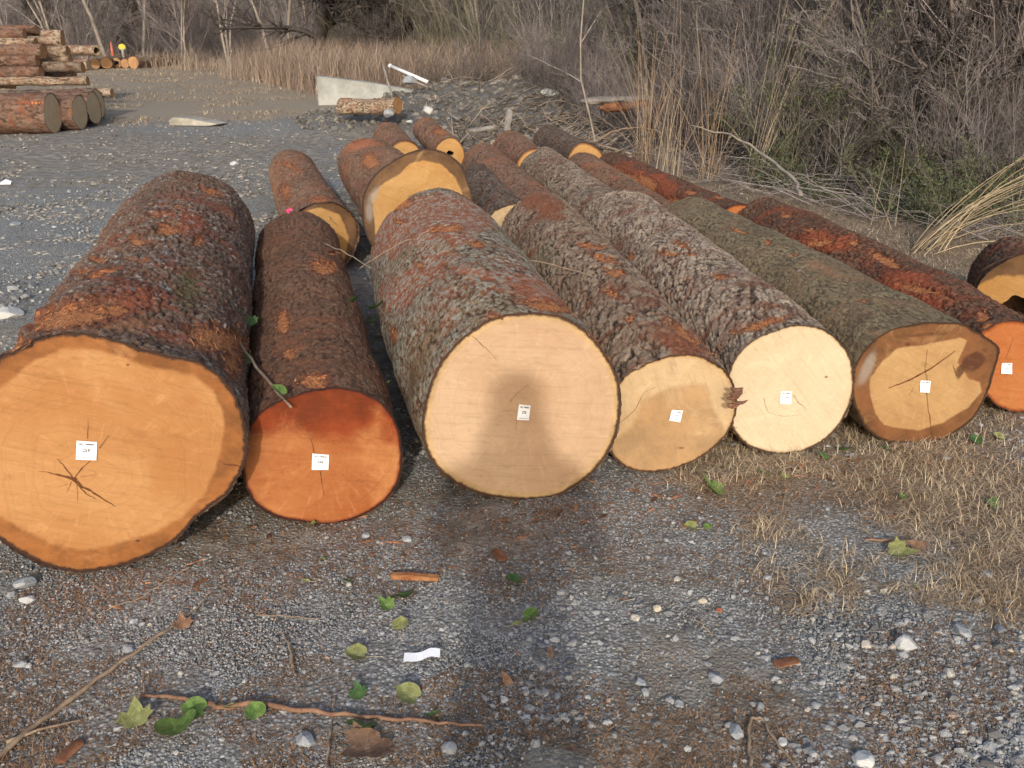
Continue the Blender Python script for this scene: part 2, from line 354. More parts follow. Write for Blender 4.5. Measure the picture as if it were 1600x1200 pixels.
M['pink'] = mat_plain('pink_ribbon', (.60, .05, .15), (.68, .08, .20), 9, .5)
M['yellow'] = mat_plain('yellow_paint', (.55, .45, .05), (.66, .50, .07), 4, .5)
M['red_cone'] = mat_plain('orange_red_plastic', (.42, .11, .07), (.48, .14, .08), 4, .5)
M['girder'] = mat_plain('green_grey_girder', (.20, .24, .20), (.27, .31, .26), 2, .8)
def mat_leaf(name, c, c2):
    t = NT(name); p = t.pos(); n = t.noise(p, 30, 4, .6)
    vn = t.vor(t.scale(p, (1, .5, 1)), 70, 'DISTANCE_TO_EDGE'); col = t.mix(t.sst(n, .35, .7), c, c2); col = t.mix(t.sst(vn, .06, .0, 0, .5), col, tuple(min(1, x*1.7) for x in c2)); col = t.mix(t.sst(t.noise(p, 60, 4, .7), .6, .75, 0, .7), col, (.14, .10, .05)); t.b.inputs['Specular IOR Level'].default_value = .3
    t.bump(n, .5, .003); return t.done(col, .65)
M['leaf_green'] = mat_leaf('fresh_green_leaf', (.07, .13, .028), (.14, .21, .05))
M['leaf_dark'] = mat_leaf('dark_green_leaf', (.035, .075, .022), (.06, .12, .035))
M['leaf_dull'] = mat_leaf('wilted_leaf', (.16, .17, .055), (.25, .25, .10))
M['leaf_brown'] = mat_leaf('brown_leaf', (.16, .085, .05), (.26, .15, .09))

# ------------------------------------------------------------------ ground
def mound(x, y):
    c = [(-1.1, 16.2, 1.9, 1.3, .40), (.7, 16.3, 1.8, 1.4, .34), (2.3, 15.2, 1.5, 1.3, .26), (-2.0, 14.4, 1.5, .9, .10), (.3, 14.4, 2.0, .8, .10)]
    z = 0
    for cx, cy, rx, ry, h in c: z = z + h*np.exp(-(((x-cx)/rx)**2+((y-cy)/ry)**2))
    return z
EDGE = [(-40, 41), (-21, 39), (-11.9, 35), (-4.5, 27), (-1.3, 20.5), (1.3, 17.5), (2.5, 12.3), (3.1, 10.3), (4.1, 8.6), (5.2, 7.6), (8, 5.6), (14, 3)]
EX = np.array([e[0] for e in EDGE]); EY = np.array([e[1] for e in EDGE])
def edge_y(x): return np.interp(x, EX, EY)
def ground_z(x, y):
    x = np.asarray(x, float); y = np.asarray(y, float)
    z = mound(x, y)*(1+.25*pn(x*2, y*2, 0, 5))
    b = y-edge_y(x)
    z = z + ss(0, 9, b)*.25 + ss(20, 110, b)*3.0
    z = z + .05*pn(x*.35, y*.35, 0, 3)*ss(9, 16, y)
    return z
def veg_mask(x, y):
    e = edge_y(x); v = ss(-2.5, .3, y-e)
    px, py = project(np.stack([x, y, np.zeros_like(x)], -1))
    # dead-grass apron in front of and right of the row of logs
    a = ss(860, 1180, px + (740-py)*.9)*ss(1190, 740, py + (1500-px)*.10)*(y > 0)*(.75+.6*pn(x*1.7, y*1.7, 0*x, 19))
    m = np.maximum(ss(15, 22, y)*.9, ss(1.55, 2.1, x-.03*y)*ss(3.3, 4.2, y)*ss(14, 11, y)*.95)
    lane = ss(14.5, 16.5, y)*.75*(x < 1)
    return np.clip(np.maximum.reduce([v, a*(y < 12), m, lane]), 0, 1)
def grav_mask(x, y):
    g = .46+.22*pn(x*.55, y*.55, 0, 11)
    px, py = project(np.stack([x, y, np.zeros_like(x)], -1))
    for cx, cy, rx, ry, a in ((400, 190, 300, 15, .9), (200, 330, 220, 22, .0), (40, 370, 180, 80, .35), (1020, 810, 120, 60, .6), (560, 900, 200, 60, .25), (1450, 1100, 260, 120, .45),
                              (300, 980, 260, 70, .3), (1150, 1110, 130, 90, -.55), (760, 860, 180, 60, -.2), (380, 860, 160, 40, -.4), (170, 240, 200, 30, -.4), (650, 1060, 230, 90, .35), (1000, 1180, 160, 50, -.4), (460, 1050, 60, 40, -.4), (580, 1130, 90, 30, -.3)):
        g = g + a*np.exp(-(((px-cx)/rx)**2+((py-cy)/ry)**2))*(y > .5)
    return np.clip(g, 0, 1)
nx, ny = 620, 760
u = np.linspace(-1, 1, nx); gx = 3.0*np.sinh(u*4.95)/np.sinh(4.95)*70+u*3.0
v = np.linspace(0, 1, ny); gy = -8+ 8.8*np.minimum(v/.08, 1) + np.where(v > .08, ((np.exp((v-.08)/.92*6.2)-1)/(np.exp(6.2)-1))*330+(v-.08)*6, 0)
X, Y = np.meshgrid(gx, gy); X = X.ravel(); Y = Y.ravel()
Z = ground_z(X, Y)
fine = ss(14, 3, Y)
Z = Z + .010*fbm(X*3, Y*3, 0*X, 21, 4)*(.4+.6*fine) + .006*fine*fbm(X*18, Y*18, 0*X, 31, 2)
yd = ss(3.5, 6, Y)*ss(16, 12, Y)*ss(edge_y(X)-.5, edge_y(X)-2.5, Y); Z = Z+yd*(.022*fbm(X*1.1, Y*1.1, 0*X, 51, 3)+.018*fbm(X*4.3, Y*4.3, 0*X, 52, 3)); mk_ = mound(X, Y); Z = Z + ss(.05, .3, mk_)*(.09*fbm(X*3, Y*3, 0*X, 41, 3)+.04*np.abs(pn(X*9, Y*9, 0*X, 42)))
ground = mk('ground', np.stack([X, Y, Z], 1), grid_faces(nx, ny, False), M['ground'], attrs={'veg': veg_mask(X, Y), 'grav': grav_mask(X, Y), 'damp': ss(.03, .16, mk_)})
kind(ground, 'structure')

# ------------------------------------------------------------------ logs
def inside(poly, x, y):
    """signed distance-ish mask: + inside, in pixels"""
    poly = np.asarray(poly, float); n = len(poly); ins = np.zeros(x.shape, bool); dmin = np.full(x.shape, 1e9)
    for i in range(n):
        (x0, y0), (x1, y1) = poly[i], poly[(i+1) % n]
        c = (y0 > y) != (y1 > y)
        xi = x0+(y-y0)*(x1-x0)/((y1-y0) if y1 != y0 else 1e-9)
        ins ^= c & (x < xi)
        L2 = (x1-x0)**2+(y1-y0)**2+1e-9; tt = np.clip(((x-x0)*(x1-x0)+(y-y0)*(y1-y0))/L2, 0, 1)
        dmin = np.minimum(dmin, np.hypot(x-x0-tt*(x1-x0), y-y0-tt*(y1-y0)))
    return np.where(ins, dmin, -dmin)
def pxblob(PX, PY, blobs):
    r = np.zeros(PX.shape)
    for b in blobs:
        cx, cy, rx, ry = b[:4]; a = R(b[4]) if len(b) > 4 else 0; s = b[5] if len(b) > 5 else 1
        dx, dy = PX-cx, PY-cy; e = (dx*math.cos(a)+dy*math.sin(a))/rx; f = (-dx*math.sin(a)+dy*math.cos(a))/ry
        r = np.maximum(r, s*np.exp(-(e*e+f*f)*1.2))
    return r
LOGN = [0]
def make_log(label, base, vaz, rfun_pts=None, r0=.3, r1=None, length=2.5, group=None, bark='bark_grey', wood='wood_far', res=.006,
             amp=.008, fq=26, kf=.35, peel=(), red=(), moss=(), dust=(), zone_poly=None, zone_w=10, stain=(), pale=(), pith=(0, 0), hollow=None,
             oblique=0.0, rag=1.0, rise=0.0, lump=.012, seed=None, name='felled_log', cat='log', splin=120, rnd_peel=.18, zbase=None, dip=0.0, twist=0.0, ridgy=0.0, xs=0.0):
    """local frame: Y runs from the near cut back along the stem, X across, Z up; base = ground point under the near cut"""
    LOGN[0] += 1; sd = seed or LOGN[0]*31; rg = np.random.default_rng(sd)
    bz = float(ground_z(base[0], base[1])) if zbase is None else zbase
    root = thing(name, label, cat, (base[0], base[1], bz), -vaz, group)
    ca, sa = math.cos(vaz), math.sin(vaz)
    toW = lambda P: np.stack([base[0]+P[..., 0]*ca+P[..., 1]*sa, base[1]-P[..., 0]*sa+P[..., 1]*ca, bz+P[..., 2]], -1)
    if rfun_pts is not None:
        # traced outline: intersect sight lines with the plane of the cut (which may be sawn off square)
        ph = vaz+oblique; nrm = np.array([math.sin(ph), math.cos(ph), 0]); W = []
        for (a, b) in rfun_pts:
            d = ray(a, b); t = np.dot(np.array([base[0], base[1], bz])-CAM, nrm)/np.dot(d, nrm); W.append(CAM+d*t)
        W = np.array(W)-np.array([base[0], base[1], bz])
        U = W[:, 0]*math.cos(ph)-W[:, 1]*math.sin(ph); Wz = W[:, 2]
        cx, cz = (U.min()+U.max())/2, (Wz.min()+Wz.max())/2
        th = np.arctan2(Wz-cz, U-cx); rr = np.hypot(U-cx, Wz-cz); o = np.argsort(th); th, rr = th[o], rr[o]
        T = np.linspace(-np.pi, np.pi, 721)[:-1]; rr_ = np.interp(T, np.concatenate([th-2*np.pi, th, th+2*np.pi]), np.tile(rr, 3))
        k = np.exp(-(np.arange(-14, 15)/5.)**2); k /= k.sum(); rr_ = np.convolve(np.tile(rr_, 3), k, 'same')[720:1440]
        rf = lambda t: np.interp((t+np.pi) % (2*np.pi)-np.pi, np.concatenate([T, [np.pi]]), np.concatenate([rr_, [rr_[0]]]))
        rm = rr_.mean()
    else:
        cx, cz, rm = 0, r0, r0; q = rg.uniform(0, 6.28, 4)
        rf = lambda t: r0*(1+.035*np.sin(2*t+q[0])+.025*np.sin(3*t+q[1])+.015*np.sin(5*t+q[2]))
        cz = r0*.985
    r1 = r1 or rm*.93
    q2 = rg.uniform(0, 6.28, 4)
    rf1 = lambda t: r1*(1+.03*np.sin(2*t+q2[0])+.025*np.sin(3*t+q2[1]))
    nu = max(28, int(2*np.pi*rm/res)); nv = max(14, int(length/(res*1.15)))
    th = np.linspace(0, 2*np.pi, nu, endpoint=False); s = np.linspace(0, 1, nv)
    S, TH = np.meshgrid(s, th, indexing='ij')
    e = 1-np.exp(-S*5); e = e/(1-math.exp(-5))
    def shape(S, TH, disp):
        e = (1-np.exp(-S*4))/(1-math.exp(-4))
        r = rf(TH)*(1-e)+rf1(TH)*e + disp
        zc = cz*(1-e)+(r1*.985)*e + rise*S*length - dip*np.sin(np.pi*S)
        xc = cx+xs*e
        ux = r*np.cos(TH); ob = oblique*np.exp(-S*length/.25)
        return np.stack([xc+ux, S*length - ux*np.tan(ob)*0 - (ux+xc)*np.tan(-ob)*(-1), zc+r*np.sin(TH)], -1)
    P0 = shape(S, TH, 0)
    x, y, z = P0[..., 0], P0[..., 1], P0[..., 2]
    # round coordinates so that the furrows keep their width
    nx_, nz_ = rm*np.cos(TH), rm*np.sin(TH)
    per = max(6, int(round(2*np.pi*rm*fq))); uu_ = TH/(2*np.pi)*per; yy_ = y*fq*kf
    q3 = (nx_*fq*.5, y*fq*.3, nz_*fq*.5); w1 = pn(*q3, sd+1); w2 = pn(*q3, sd+2); w3 = pn(nx_*fq*1.6, y*fq*1.0, nz_*fq*1.6, sd+3)
    c1, k1 = cells(uu_+.75*w1+.35*w3+twist*y*fq, yy_+.75*w2+.3*w3, per, sd+4)
    c2, k2 = cells(2*uu_+.8*w2+.3*w3, yy_*3.1+.8*w1+.5*w3, 2*per, sd+5)
    hf = fbm(nx_*55, y*38, nz_*55, sd+5, 3) if res < .012 else .4*fbm(nx_*30, y*16, nz_*30, sd+5, 2)
    fw = .30+.18*w2
    rg1 = 1-np.abs(pn(nx_*fq*1.3+w1, y*fq*kf*1.1+w2, nz_*fq*1.3+w1, sd+31))*2.2; rg2 = pn(nx_*fq*2.6, y*fq*kf*3.5, nz_*fq*2.6, sd+32)
    h = ss(.0, 1, c1/np.maximum(fw, .08))*(.34+.30*k1)+ss(.0, .28, c2)*(.10+.16*k2)+.26*(1-np.clip(rg1, 0, 1))+.16*rg2+.02
    if ridgy:   # long interlacing furrows broken by cross checks
        tq = TH+twist*y/rm*.8; ax, az_ = rm*np.cos(tq), rm*np.sin(tq); f1_ = fq*.85
        ra = np.abs(pn(ax*f1_+.5*w1, y*f1_*.20+.4*w2, az_*f1_+.5*w1, sd+41)); rb = np.abs(pn(ax*f1_*1.9+.5*w2, y*f1_*.5+.4*w1, az_*f1_*1.9, sd+42)); rc = np.abs(pn(ax*f1_*.9, y*f1_*1.5+.8*w1, az_*f1_*.9+w2, sd+43)); rd_ = fbm(ax*f1_*3.2, y*f1_*1.3, az_*f1_*3.2, sd+44, 3)
        hr = ss(.0, .26, ra)*(.45+.2*k1)+.22*ss(0, .25, rb)+.16*ss(.0, .12, rc)+.30*rd_-.02
        h = h*(1-ridgy)+hr*ridgy
    smoothz = ss(-.1, .5, pn(nx_*2.6, y*2.6, nz_*2.6, sd+6))*.55   # places where the plates have been rubbed flat
    h = np.clip(h*(1-smoothz)+.5*smoothz+.42*hf, 0, 1)
    W = toW(P0); PX, PY = project(W)
    vis = ss(-.35, .05, np.sin(TH))
    pf = pxblob(PX, PY, peel)*vis
    pr = pn(nx_*4.5, y*7, nz_*4.5, sd+8)
    pf = np.clip(np.maximum(pf, rnd_peel*ss(.25, .6, pr)+.0), 0, 1.1)
    rdm = np.maximum(pxblob(PX, PY, red)*.8*vis, 0)+ .25*pn(nx_*2.2, y*3.0, nz_*2.2, sd+9)
    ms = pxblob(PX, PY, moss)*vis; ds = pxblob(PX, PY, dust)*vis
    edge = ss(.05, .0, S*length)
    disp = amp*(h-.75)*(1-.5*edge) + lump*fbm(nx_*3.2, y*2.4, nz_*3.2, sd+12, 2)*ss(0, .15, S*length)
    pk = ss(.45, .62, pf+.25*pn(nx_*30, y*35, nz_*30, sd+14))
    disp = disp*(1-pk*.6) - pk*amp*.7 + pk*.0025*pn(nx_*150, y*30, nz_*150, sd+13)
    P = shape(S, TH, disp)
    # ragged bark lip over the cut
    P[0, :, 1] += rag*(-.004+.010*pn(nx_[0]*40, 0*nx_[0], nz_[0]*40, sd+15)+.014*np.minimum(pn(nx_[0]*9, 0*nx_[0], nz_[0]*9, sd+16), 0))
    V = P.reshape(-1, 3)
    mk('bark', V, grid_faces(nu, nv, True)[:, ::-1], M[bark], root, attrs={'h': h.ravel(), 'peel': pf.ravel(), 'red': np.clip(rdm.ravel(), 0, 1), 'moss': ms.ravel(), 'dust': ds.ravel()})
    # near cut face
    rim = rf(th)+disp[0]*.5-.001
    nr = max(8, int(rm/(res*.8))); rho = np.linspace(0, 1, nr)**.85
    if hollow: rho = np.linspace(0, 1, nr)
    def face(nm, y0, rimr, cxx, czz, ob, far=False):
        RH, T2 = np.meshgrid(rho, th, indexing='ij')
        rr = RH*rimr[None, :]
        if hollow:
            hx, hz, hr = hollow
            inner = hr*(1+.18*np.sin(2*th+1)+.14*np.sin(3*th+2)+.05*np.sin(7*th))
            A = np.stack([hx+inner*np.cos(th), hz+inner*np.sin(th)], -1); B = np.stack([rimr*np.cos(th), rimr*np.sin(th)], -1)
            XY = A[None]*(1-RH[..., None])+B[None]*RH[..., None]; fx, fz = XY[..., 0], XY[..., 1]
        else:
            fx, fz = rr*np.cos(T2), rr*np.sin(T2)
        uneven = .0022*fbm(fx*6, fz*6, 0*fx, sd+20, 3)*(1-RH**6)
        xx = cxx+fx; FY = y0+xx*np.tan(ob)+uneven
        FP = np.stack([xx, FY, czz+fz], -1)
        FPX, FPY = project(toW(FP))
        at = {'rad': RH.ravel(), 'fuv': np.stack([fx-pith[0], fz-pith[1], 0*fx], -1).reshape(-1, 3)}
        if zone_poly and not far: at['zone'] = ss(zone_w*.6, -zone_w*.6, inside(zone_poly, FPX, FPY)).ravel()
        if not far: at['stain'] = pxblob(FPX, FPY, stain).ravel(); at['pale'] = pxblob(FPX, FPY, pale).ravel()
        fc = grid_faces(nu, nr, True)
        if far: fc = fc[:, ::-1]
        o = mk(nm, FP.reshape(-1, 3), fc, M[wood], root, attrs=at)
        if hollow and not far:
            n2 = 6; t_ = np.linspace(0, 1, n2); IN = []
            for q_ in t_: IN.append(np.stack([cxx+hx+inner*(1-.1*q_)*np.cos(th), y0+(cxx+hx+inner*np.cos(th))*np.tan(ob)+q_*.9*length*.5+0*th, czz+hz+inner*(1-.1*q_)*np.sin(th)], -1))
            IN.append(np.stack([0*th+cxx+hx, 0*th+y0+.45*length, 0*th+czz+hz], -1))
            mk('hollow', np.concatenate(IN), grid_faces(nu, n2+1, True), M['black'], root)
        return o
    face('cut_face', -.0, rim, cx, cz, oblique)
    rimf = rf1(th)+disp[-1]*.6-.001
    hl, hollow2 = hollow, None
    hollow = None
    eend = P[-1]; face('cut_face', length-.002, rimf, cx+xs, r1*.985+rise*length, 0, True)
    hollow = hl
    # torn fibres standing off the peeled places
    if splin:
        cand = np.argwhere((pf > .42) & (np.sin(TH) > -.3)); 
        if len(cand):
            mb = MB(); N = P.reshape(nv, nu, 3)
            for c in cand[rg.integers(0, len(cand), splin)]:
                j, i = c; p = N[j, i]; t_ = th[i]; nn = np.array([math.cos(t_), 0, math.sin(t_)]); tg = np.array([-math.sin(t_), 0, math.cos(t_)])
                an = rg.normal(0, .5)+(rg.random() < .5)*np.pi+rg.choice([0, 1.2]); d = tg*math.cos(an)+np.array([0, 1, 0])*math.sin(an)
                L_ = rg.uniform(.008, .040)*(.5+rm); w = rg.uniform(.001, .0035); lift = rg.uniform(.02, .4); sd_ = np.cross(nn, d)
                pts = [p-nn*.002]; 
                for m_ in (1, 2, 3): pts.append(p+d*L_*m_/3+nn*L_*lift*(m_/3)**1.5+sd_*L_*.15*rg.normal())
                pts = np.array(pts); ws = np.array([w, w*1.1, w*.7, w*.12])[:, None]
                V_ = np.concatenate([pts-sd_*ws, pts+sd_*ws, pts+nn*w*.5])
                F_ = []
                for m_ in range(3): F_ += [[m_, m_+1, 8+m_+1, 8+m_], [8+m_, 8+m_+1, 4+m_+1, 4+m_], [4+m_, 4+m_+1, m_+1, m_]]
                mb.add(V_, np.array(F_), rg.uniform(0, 1))
            kind(mb.build('torn_fibre', M['splinter'], root), 'stuff')
    root_info = dict(root=root, toL=lambda Wp: np.array([(Wp[0]-base[0])*ca-(Wp[1]-base[1])*sa, (Wp[0]-base[0])*sa+(Wp[1]-base[1])*ca, Wp[2]-bz]), vaz=vaz, ob=oblique, base=np.array([base[0], base[1], bz]))
    return root_info
def on_face(L, px, py, off=.0):
    """local point where a sight line meets the cut plane, pulled off towards the viewer side"""
    ph = L['vaz']+L['ob']; nrm = np.array([math.sin(ph), math.cos(ph), 0]); d = ray(px, py)
    t = np.dot(L['base']-CAM, nrm)/np.dot(d, nrm); return L['toL'](CAM+d*t-nrm*off)
def crack(L, pts, w):
    """a split in the cut, a thin dark wedge"""
    P = np.array([on_face(L, *p, off=.0028) for p in pts]); n = len(P)
    Q = [P[0]]
    for i in range(n-1):
        for k in range(1, 6):
            Q.append(P[i]+(P[i+1]-P[i])*k/5+np.array([1, 0, 1])*RNG.normal(0, .0009))
    Q = np.array(Q); T = np.gradient(Q, axis=0); S = np.stack([T[:, 2], 0*T[:, 0], -T[:, 0]], 1); S /= np.linalg.norm(S, axis=1)[:, None]+1e-9
    m = len(Q); ww = np.interp(np.linspace(0, 1, m), np.linspace(0, 1, len(w)), w)[:, None]*(1+.25*RNG.normal(size=(m, 1)))
    mk('crack', np.concatenate([Q-S*ww/2, Q+S*ww/2]), np.array([[i, i+1, m+i+1, m+i] for i in range(m-1)]), M['crack'], L['root'])
FONT = [None]
def text_mesh(txt, size, bold=0.0):
    cu = bpy.data.curves.new('lettering', 'FONT'); cu.body = txt; cu.size = size; cu.align_x = 'CENTER'; cu.align_y = 'CENTER'; cu.offset = bold
    cu.resolution_u = 2
    o = bpy.data.objects.new('tmp', cu); C.objects.link(o); bpy.context.view_layer.update()
    me = bpy.data.meshes.new_from_object(o.evaluated_get(bpy.context.evaluated_depsgraph_get())); bpy.data.objects.remove(o)
    V = np.array([v.co[:] for v in me.vertices]); Fs = [list(p.vertices) for p in me.polygons]; bpy.data.meshes.remove(me)
    return V, Fs
def paper_tag(L, num, corners, cy=.004):
    """corners px: tl,tr,br,bl"""
    c = np.array([on_face(L, *p, off=.004) for p in corners]); n = 13
    uu, vv = np.meshgrid(np.linspace(0, 1, n), np.linspace(0, 1, n))
    def at(u, v, off=0):
        P = (c[3]*(1-u)[..., None]+c[2]*u[..., None])*(1-v)[..., None]+(c[0]*(1-u)[..., None]+c[1]*u[..., None])*v[..., None]
        w = np.linalg.norm(c[1]-c[0])
        bul = np.sin(u*np.pi)*cy+.0015*np.sin(v*5+1)
        P = P.copy(); P[..., 1] -= bul+off; P[..., 2] += np.sin(u*np.pi)*w*.035
        return P
    P = at(uu.ravel(), vv.ravel()); f = grid_faces(n, n, False); pa = mk('paper_tag', np.concatenate([P, P+np.array([0, .0006, 0])]), np.concatenate([f, f[:, ::-1]+n*n]), M['paper'], L['root'])
    Vs, Fs, off = [], [], 0
    for txt, sz, y, b in (('GILL TIMBERS', .128, .83, .0035), (num, .24, .50, .006), ('www.gilltimbers.com', .088, .13, .0006)):
        V, F_ = text_mesh(txt, sz, b); wd = V[:, 0].max()-V[:, 0].min(); lim = .80
        if wd > lim: V = V*np.array([lim/wd, 1, 1])
        Vs.append(at(.5+V[:, 0], y+V[:, 1], .0007)); Fs += [[i+off for i in f_] for f_ in F_]; off += len(V)
    me = bpy.data.meshes.new('lettering'); me.from_pydata(np.concatenate(Vs).tolist(), [], Fs); me.materials.append(M['ink'])
    o = bpy.data.objects.new('lettering', me); C.objects.link(o); o.parent = pa
    return pa

def az(vx): return math.atan((vx-800)/1511.)
FR = 'numbered logs in the front row'
L259 = make_log('largest log, orange cut face tagged 259, dark bark with orange torn patches', G(190, 893), az(410),
    [(-30, 585), (0, 556), (42, 532), (84, 520), (134, 519), (179, 528), (223, 545), (268, 556), (313, 563), (346, 585), (371, 619), (383, 652), (388, 691), (385, 725), (370, 747), (358, 770),
     (330, 789), (302, 814), (274, 845), (246, 862), (212, 878), (168, 890), (128, 895), (78, 887), (34, 866), (-4, 842), (-32, 810), (-50, 770), (-57, 700), (-52, 635)],
    r1=.385, length=3.15, group=FR, bark='bark259', wood='wood259', amp=.021, fq=36, kf=.5, ridgy=.45, rnd_peel=.18, lump=.034, pith=(-.07, -.06),
    peel=[(110, 492, 95, 22, -12, 1.1), (185, 480, 30, 14), (345, 525, 70, 26, 18, 1.), (330, 300, 30, 7, 22, 1.05), (265, 358, 32, 12, 0, 1.1), (262, 322, 40, 4, 5, .95), (150, 402, 16, 6), (215, 372, 22, 7),
          (135, 420, 40, 6, -15, .8), (150, 430, 22, 6), (215, 405, 26, 7, 5, .9), (310, 375, 12, 10), (30, 540, 40, 20), (370, 560, 20, 40, 0, .9), (250, 338, 26, 4), (160, 425, 50, 5, -15, .8)],
    red=[(220, 460, 110, 50, -10, .9), (300, 345, 60, 40), (130, 500, 120, 30)], moss=[(295, 450, 45, 70, 0, .75)], dust=[(150, 515, 120, 12, 0, .8), (200, 505, 90, 14, 0, .9)], splin=420,
    zone_poly=[(-40, 640), (16, 597), (56, 563), (95, 546), (134, 546), (184, 556), (223, 572), (262, 580), (302, 586), (330, 610), (347, 642), (349, 690), (336, 735), (316, 775), (282, 808), (240, 832), (184, 850), (134, 858), (80, 850), (34, 826), (-6, 800), (-40, 740)],
    zone_w=22, stain=[(200, 570, 4, 3), (255, 632, 10, 5, 0, .45), (110, 590, 60, 4, 8, .35), (40, 700, 5, 20, 0, .4), (215, 845, 6, 3), (90, 885, 25, 6, 0, .5)])
paper_tag(L259, '259', [(120, 688), (152, 690), (151, 718), (119, 717)])
for pts, w in (([(115, 748), (92, 741), (60, 735)], (.009, .005, .001)), ([(115, 747), (125, 757), (148, 770), (180, 791)], (.012, .006, .004, .001)), ([(115, 748), (128, 731), (146, 715)], (.003, .002, .001)),
               ([(115, 748), (104, 733), (90, 716)], (.003, .002, .001)), ([(372, 727), (355, 725), (345, 722)], (.007, .004, .001)), ([(118, 752), (135, 772), (150, 778)], (.004, .002, .001)),
               ([(112, 752), (104, 770)], (.0015, .0008)), ([(120, 756), (122, 785)], (.0012, .0008)), ([(125, 745), (150, 741)], (.0012, .0008)), ([(108, 755), (92, 760)], (.0012, .0008)), ([(137, 685), (138, 655)], (.0012, .0006)), ([(155, 700), (170, 680)], (.0014, .0008))):
    crack(L259, pts, w)
L266 = make_log('short red-orange faced log tagged 266, brown flaky bark, pink ribbon at its far end', G(505, 820), az(428),
    [(454, 618), (490, 608), (529, 604), (568, 612), (602, 632), (619, 660), (628, 694), (629, 725), (623, 754), (606, 779), (573, 802), (539, 816), (508, 820), (466, 814), (432, 808), (403, 792), (386, 768), (377, 738), (377, 705), (386, 672), (403, 645), (428, 628)],
    r1=.258, length=2.9, group=FR, bark='bark266', wood='wood266', amp=.013, fq=40, kf=.5, ridgy=.55, rnd_peel=.2, lump=.026,
    peel=[(440, 500, 13, 24, 0, 1.15), (450, 552, 16, 10), (505, 418, 26, 12, 10, 1.1), (490, 595, 34, 14, 0, 1.1), (545, 400, 14, 4), (520, 395, 10, 4)],
    red=[(505, 418, 60, 40), (450, 540, 50, 40)], moss=[(540, 480, 20, 40, 0, .6)], splin=240,
    zone_poly=[(300, 900), (360, 690), (440, 672), (500, 690), (545, 690), (575, 668), (590, 640), (604, 690), (700, 700), (700, 900)], zone_w=75, stain=[(500, 640, 30, 5, 0, .4), (445, 665, 4, 3, 0, .8)])
paper_tag(L266, '266', [(488, 708), (514, 710), (513, 733), (487, 733)])
crack(L266, [(484, 684), (490, 702), (493, 712)], (.0012, .003, .002)); crack(L266, [(500, 735), (504, 760), (507, 775)], (.0025, .0015, .0008))
crack(L266, [(560, 784), (585, 762), (600, 742)], (.0008, .001, .0006))
L276 = make_log('tall tan-faced log tagged 276 with a person\'s shadow on its cut', G(815, 780), az(505),
    [(740, 514), (771, 494), (812, 488), (848, 489), (875, 492), (906, 509), (938, 538), (956, 568), (967, 595), (970, 626), (967, 662), (960, 689), (947, 714), (924, 741), (897, 761), (870, 776), (830, 781), (785, 778), (749, 772), (713, 756), (681, 730), (666, 703), (659, 676), (660, 649), (666, 617), (677, 586), (692, 559), (712, 535)],
    r1=.378, xs=-.035, rise=-.022, length=2.35, group=FR, bark='bark276', wood='wood276', amp=.009, fq=44, kf=.5, ridgy=.4, rnd_peel=.2, lump=.032,
    peel=[(628, 320, 30, 8, -25, 1.), (625, 346, 18, 5, 0, .9), (700, 358, 34, 8, -5, 1.05), (652, 412, 10, 8), (745, 382, 20, 7, 10), (860, 478, 60, 10, 8, 1.05), (770, 492, 16, 6), (615, 525, 8, 20), (940, 545, 16, 40, -35, .9), (580, 380, 6, 12)],
    red=[(660, 350, 150, 50, -12, 1.7), (640, 440, 110, 40, -35, 1.2), (850, 460, 90, 30, 15, 1.2), (740, 430, 60, 14, 10, 1.), (610, 600, 25, 60, -10, 1.), (700, 500, 20, 60, 30, .8)], dust=[(640, 340, 60, 20, 0, .3)], splin=330,
    moss=[(640, 590, 30, 60, 0, .6)], stain=[(795, 590, 22, 10, 0, .35), (735, 545, 16, 10, 40, .4)], pith=(-.01, .0))
paper_tag(L276, '276', [(811, 631), (829, 633), (826, 656), (807, 655)])
crack(L276, [(796, 628), (810, 612), (826, 600)], (.0012, .001, .0006)); crack(L276, [(737, 524), (755, 540), (776, 562)], (.0012, .0015, .0006)); crack(L276, [(807, 657), (806, 672)], (.0012, .0008))
crack(L276, [(782, 492), (785, 500)], (.009, .004))
L275 = make_log('yellow-faced log tagged 275, furrowed grey bark with a splintered bark curl at its edge', G(1050, 738), az(590),
    [(972, 590), (992, 575), (1022, 562), (1053, 554), (1088, 554), (1114, 564), (1132, 577), (1145, 597), (1151, 623), (1150, 645), (1141, 671), (1123, 693), (1097, 713), (1066, 728), (1031, 737), (1001, 737), (974, 729), (955, 710), (946, 680), (948, 640), (958, 612)],
    r1=.27, length=2.95, group=FR, bark='bark275', wood='wood275', amp=.016, fq=42, kf=.26, ridgy=.85, twist=.35, rnd_peel=.12, lump=.016,
    peel=[(925, 383, 30, 6, 5, 1.05), (945, 405, 28, 8, 15, 1.05), (960, 425, 26, 8, 10, 1.05), (955, 458, 26, 8, 25, .9), (1070, 520, 50, 10, 35, 1.), (985, 500, 20, 8, -40, .8), (1005, 575, 20, 10, -20, .8), (1120, 555, 26, 7, 30, 1.)],
    red=[(850, 320, 60, 30, 30, 1.3), (950, 430, 70, 60, 0, .8), (1060, 540, 70, 25, 30, 1.3), (830, 315, 26, 40, 30, 1.3)], moss=[(850, 400, 45, 60, 20, .62)], splin=260,
    zone_poly=[(700, 500), (1300, 500), (1300, 800), (1180, 800), (1128, 660), (1100, 600), (1045, 607), (1005, 625), (985, 668), (950, 690), (700, 680)], zone_w=26, stain=[(1065, 700, 10, 4, 0, .7), (1085, 640, 10, 30, 30, .3), (1050, 635, 20, 12, 0, .35), (1120, 690, 8, 24, 50, .5)])
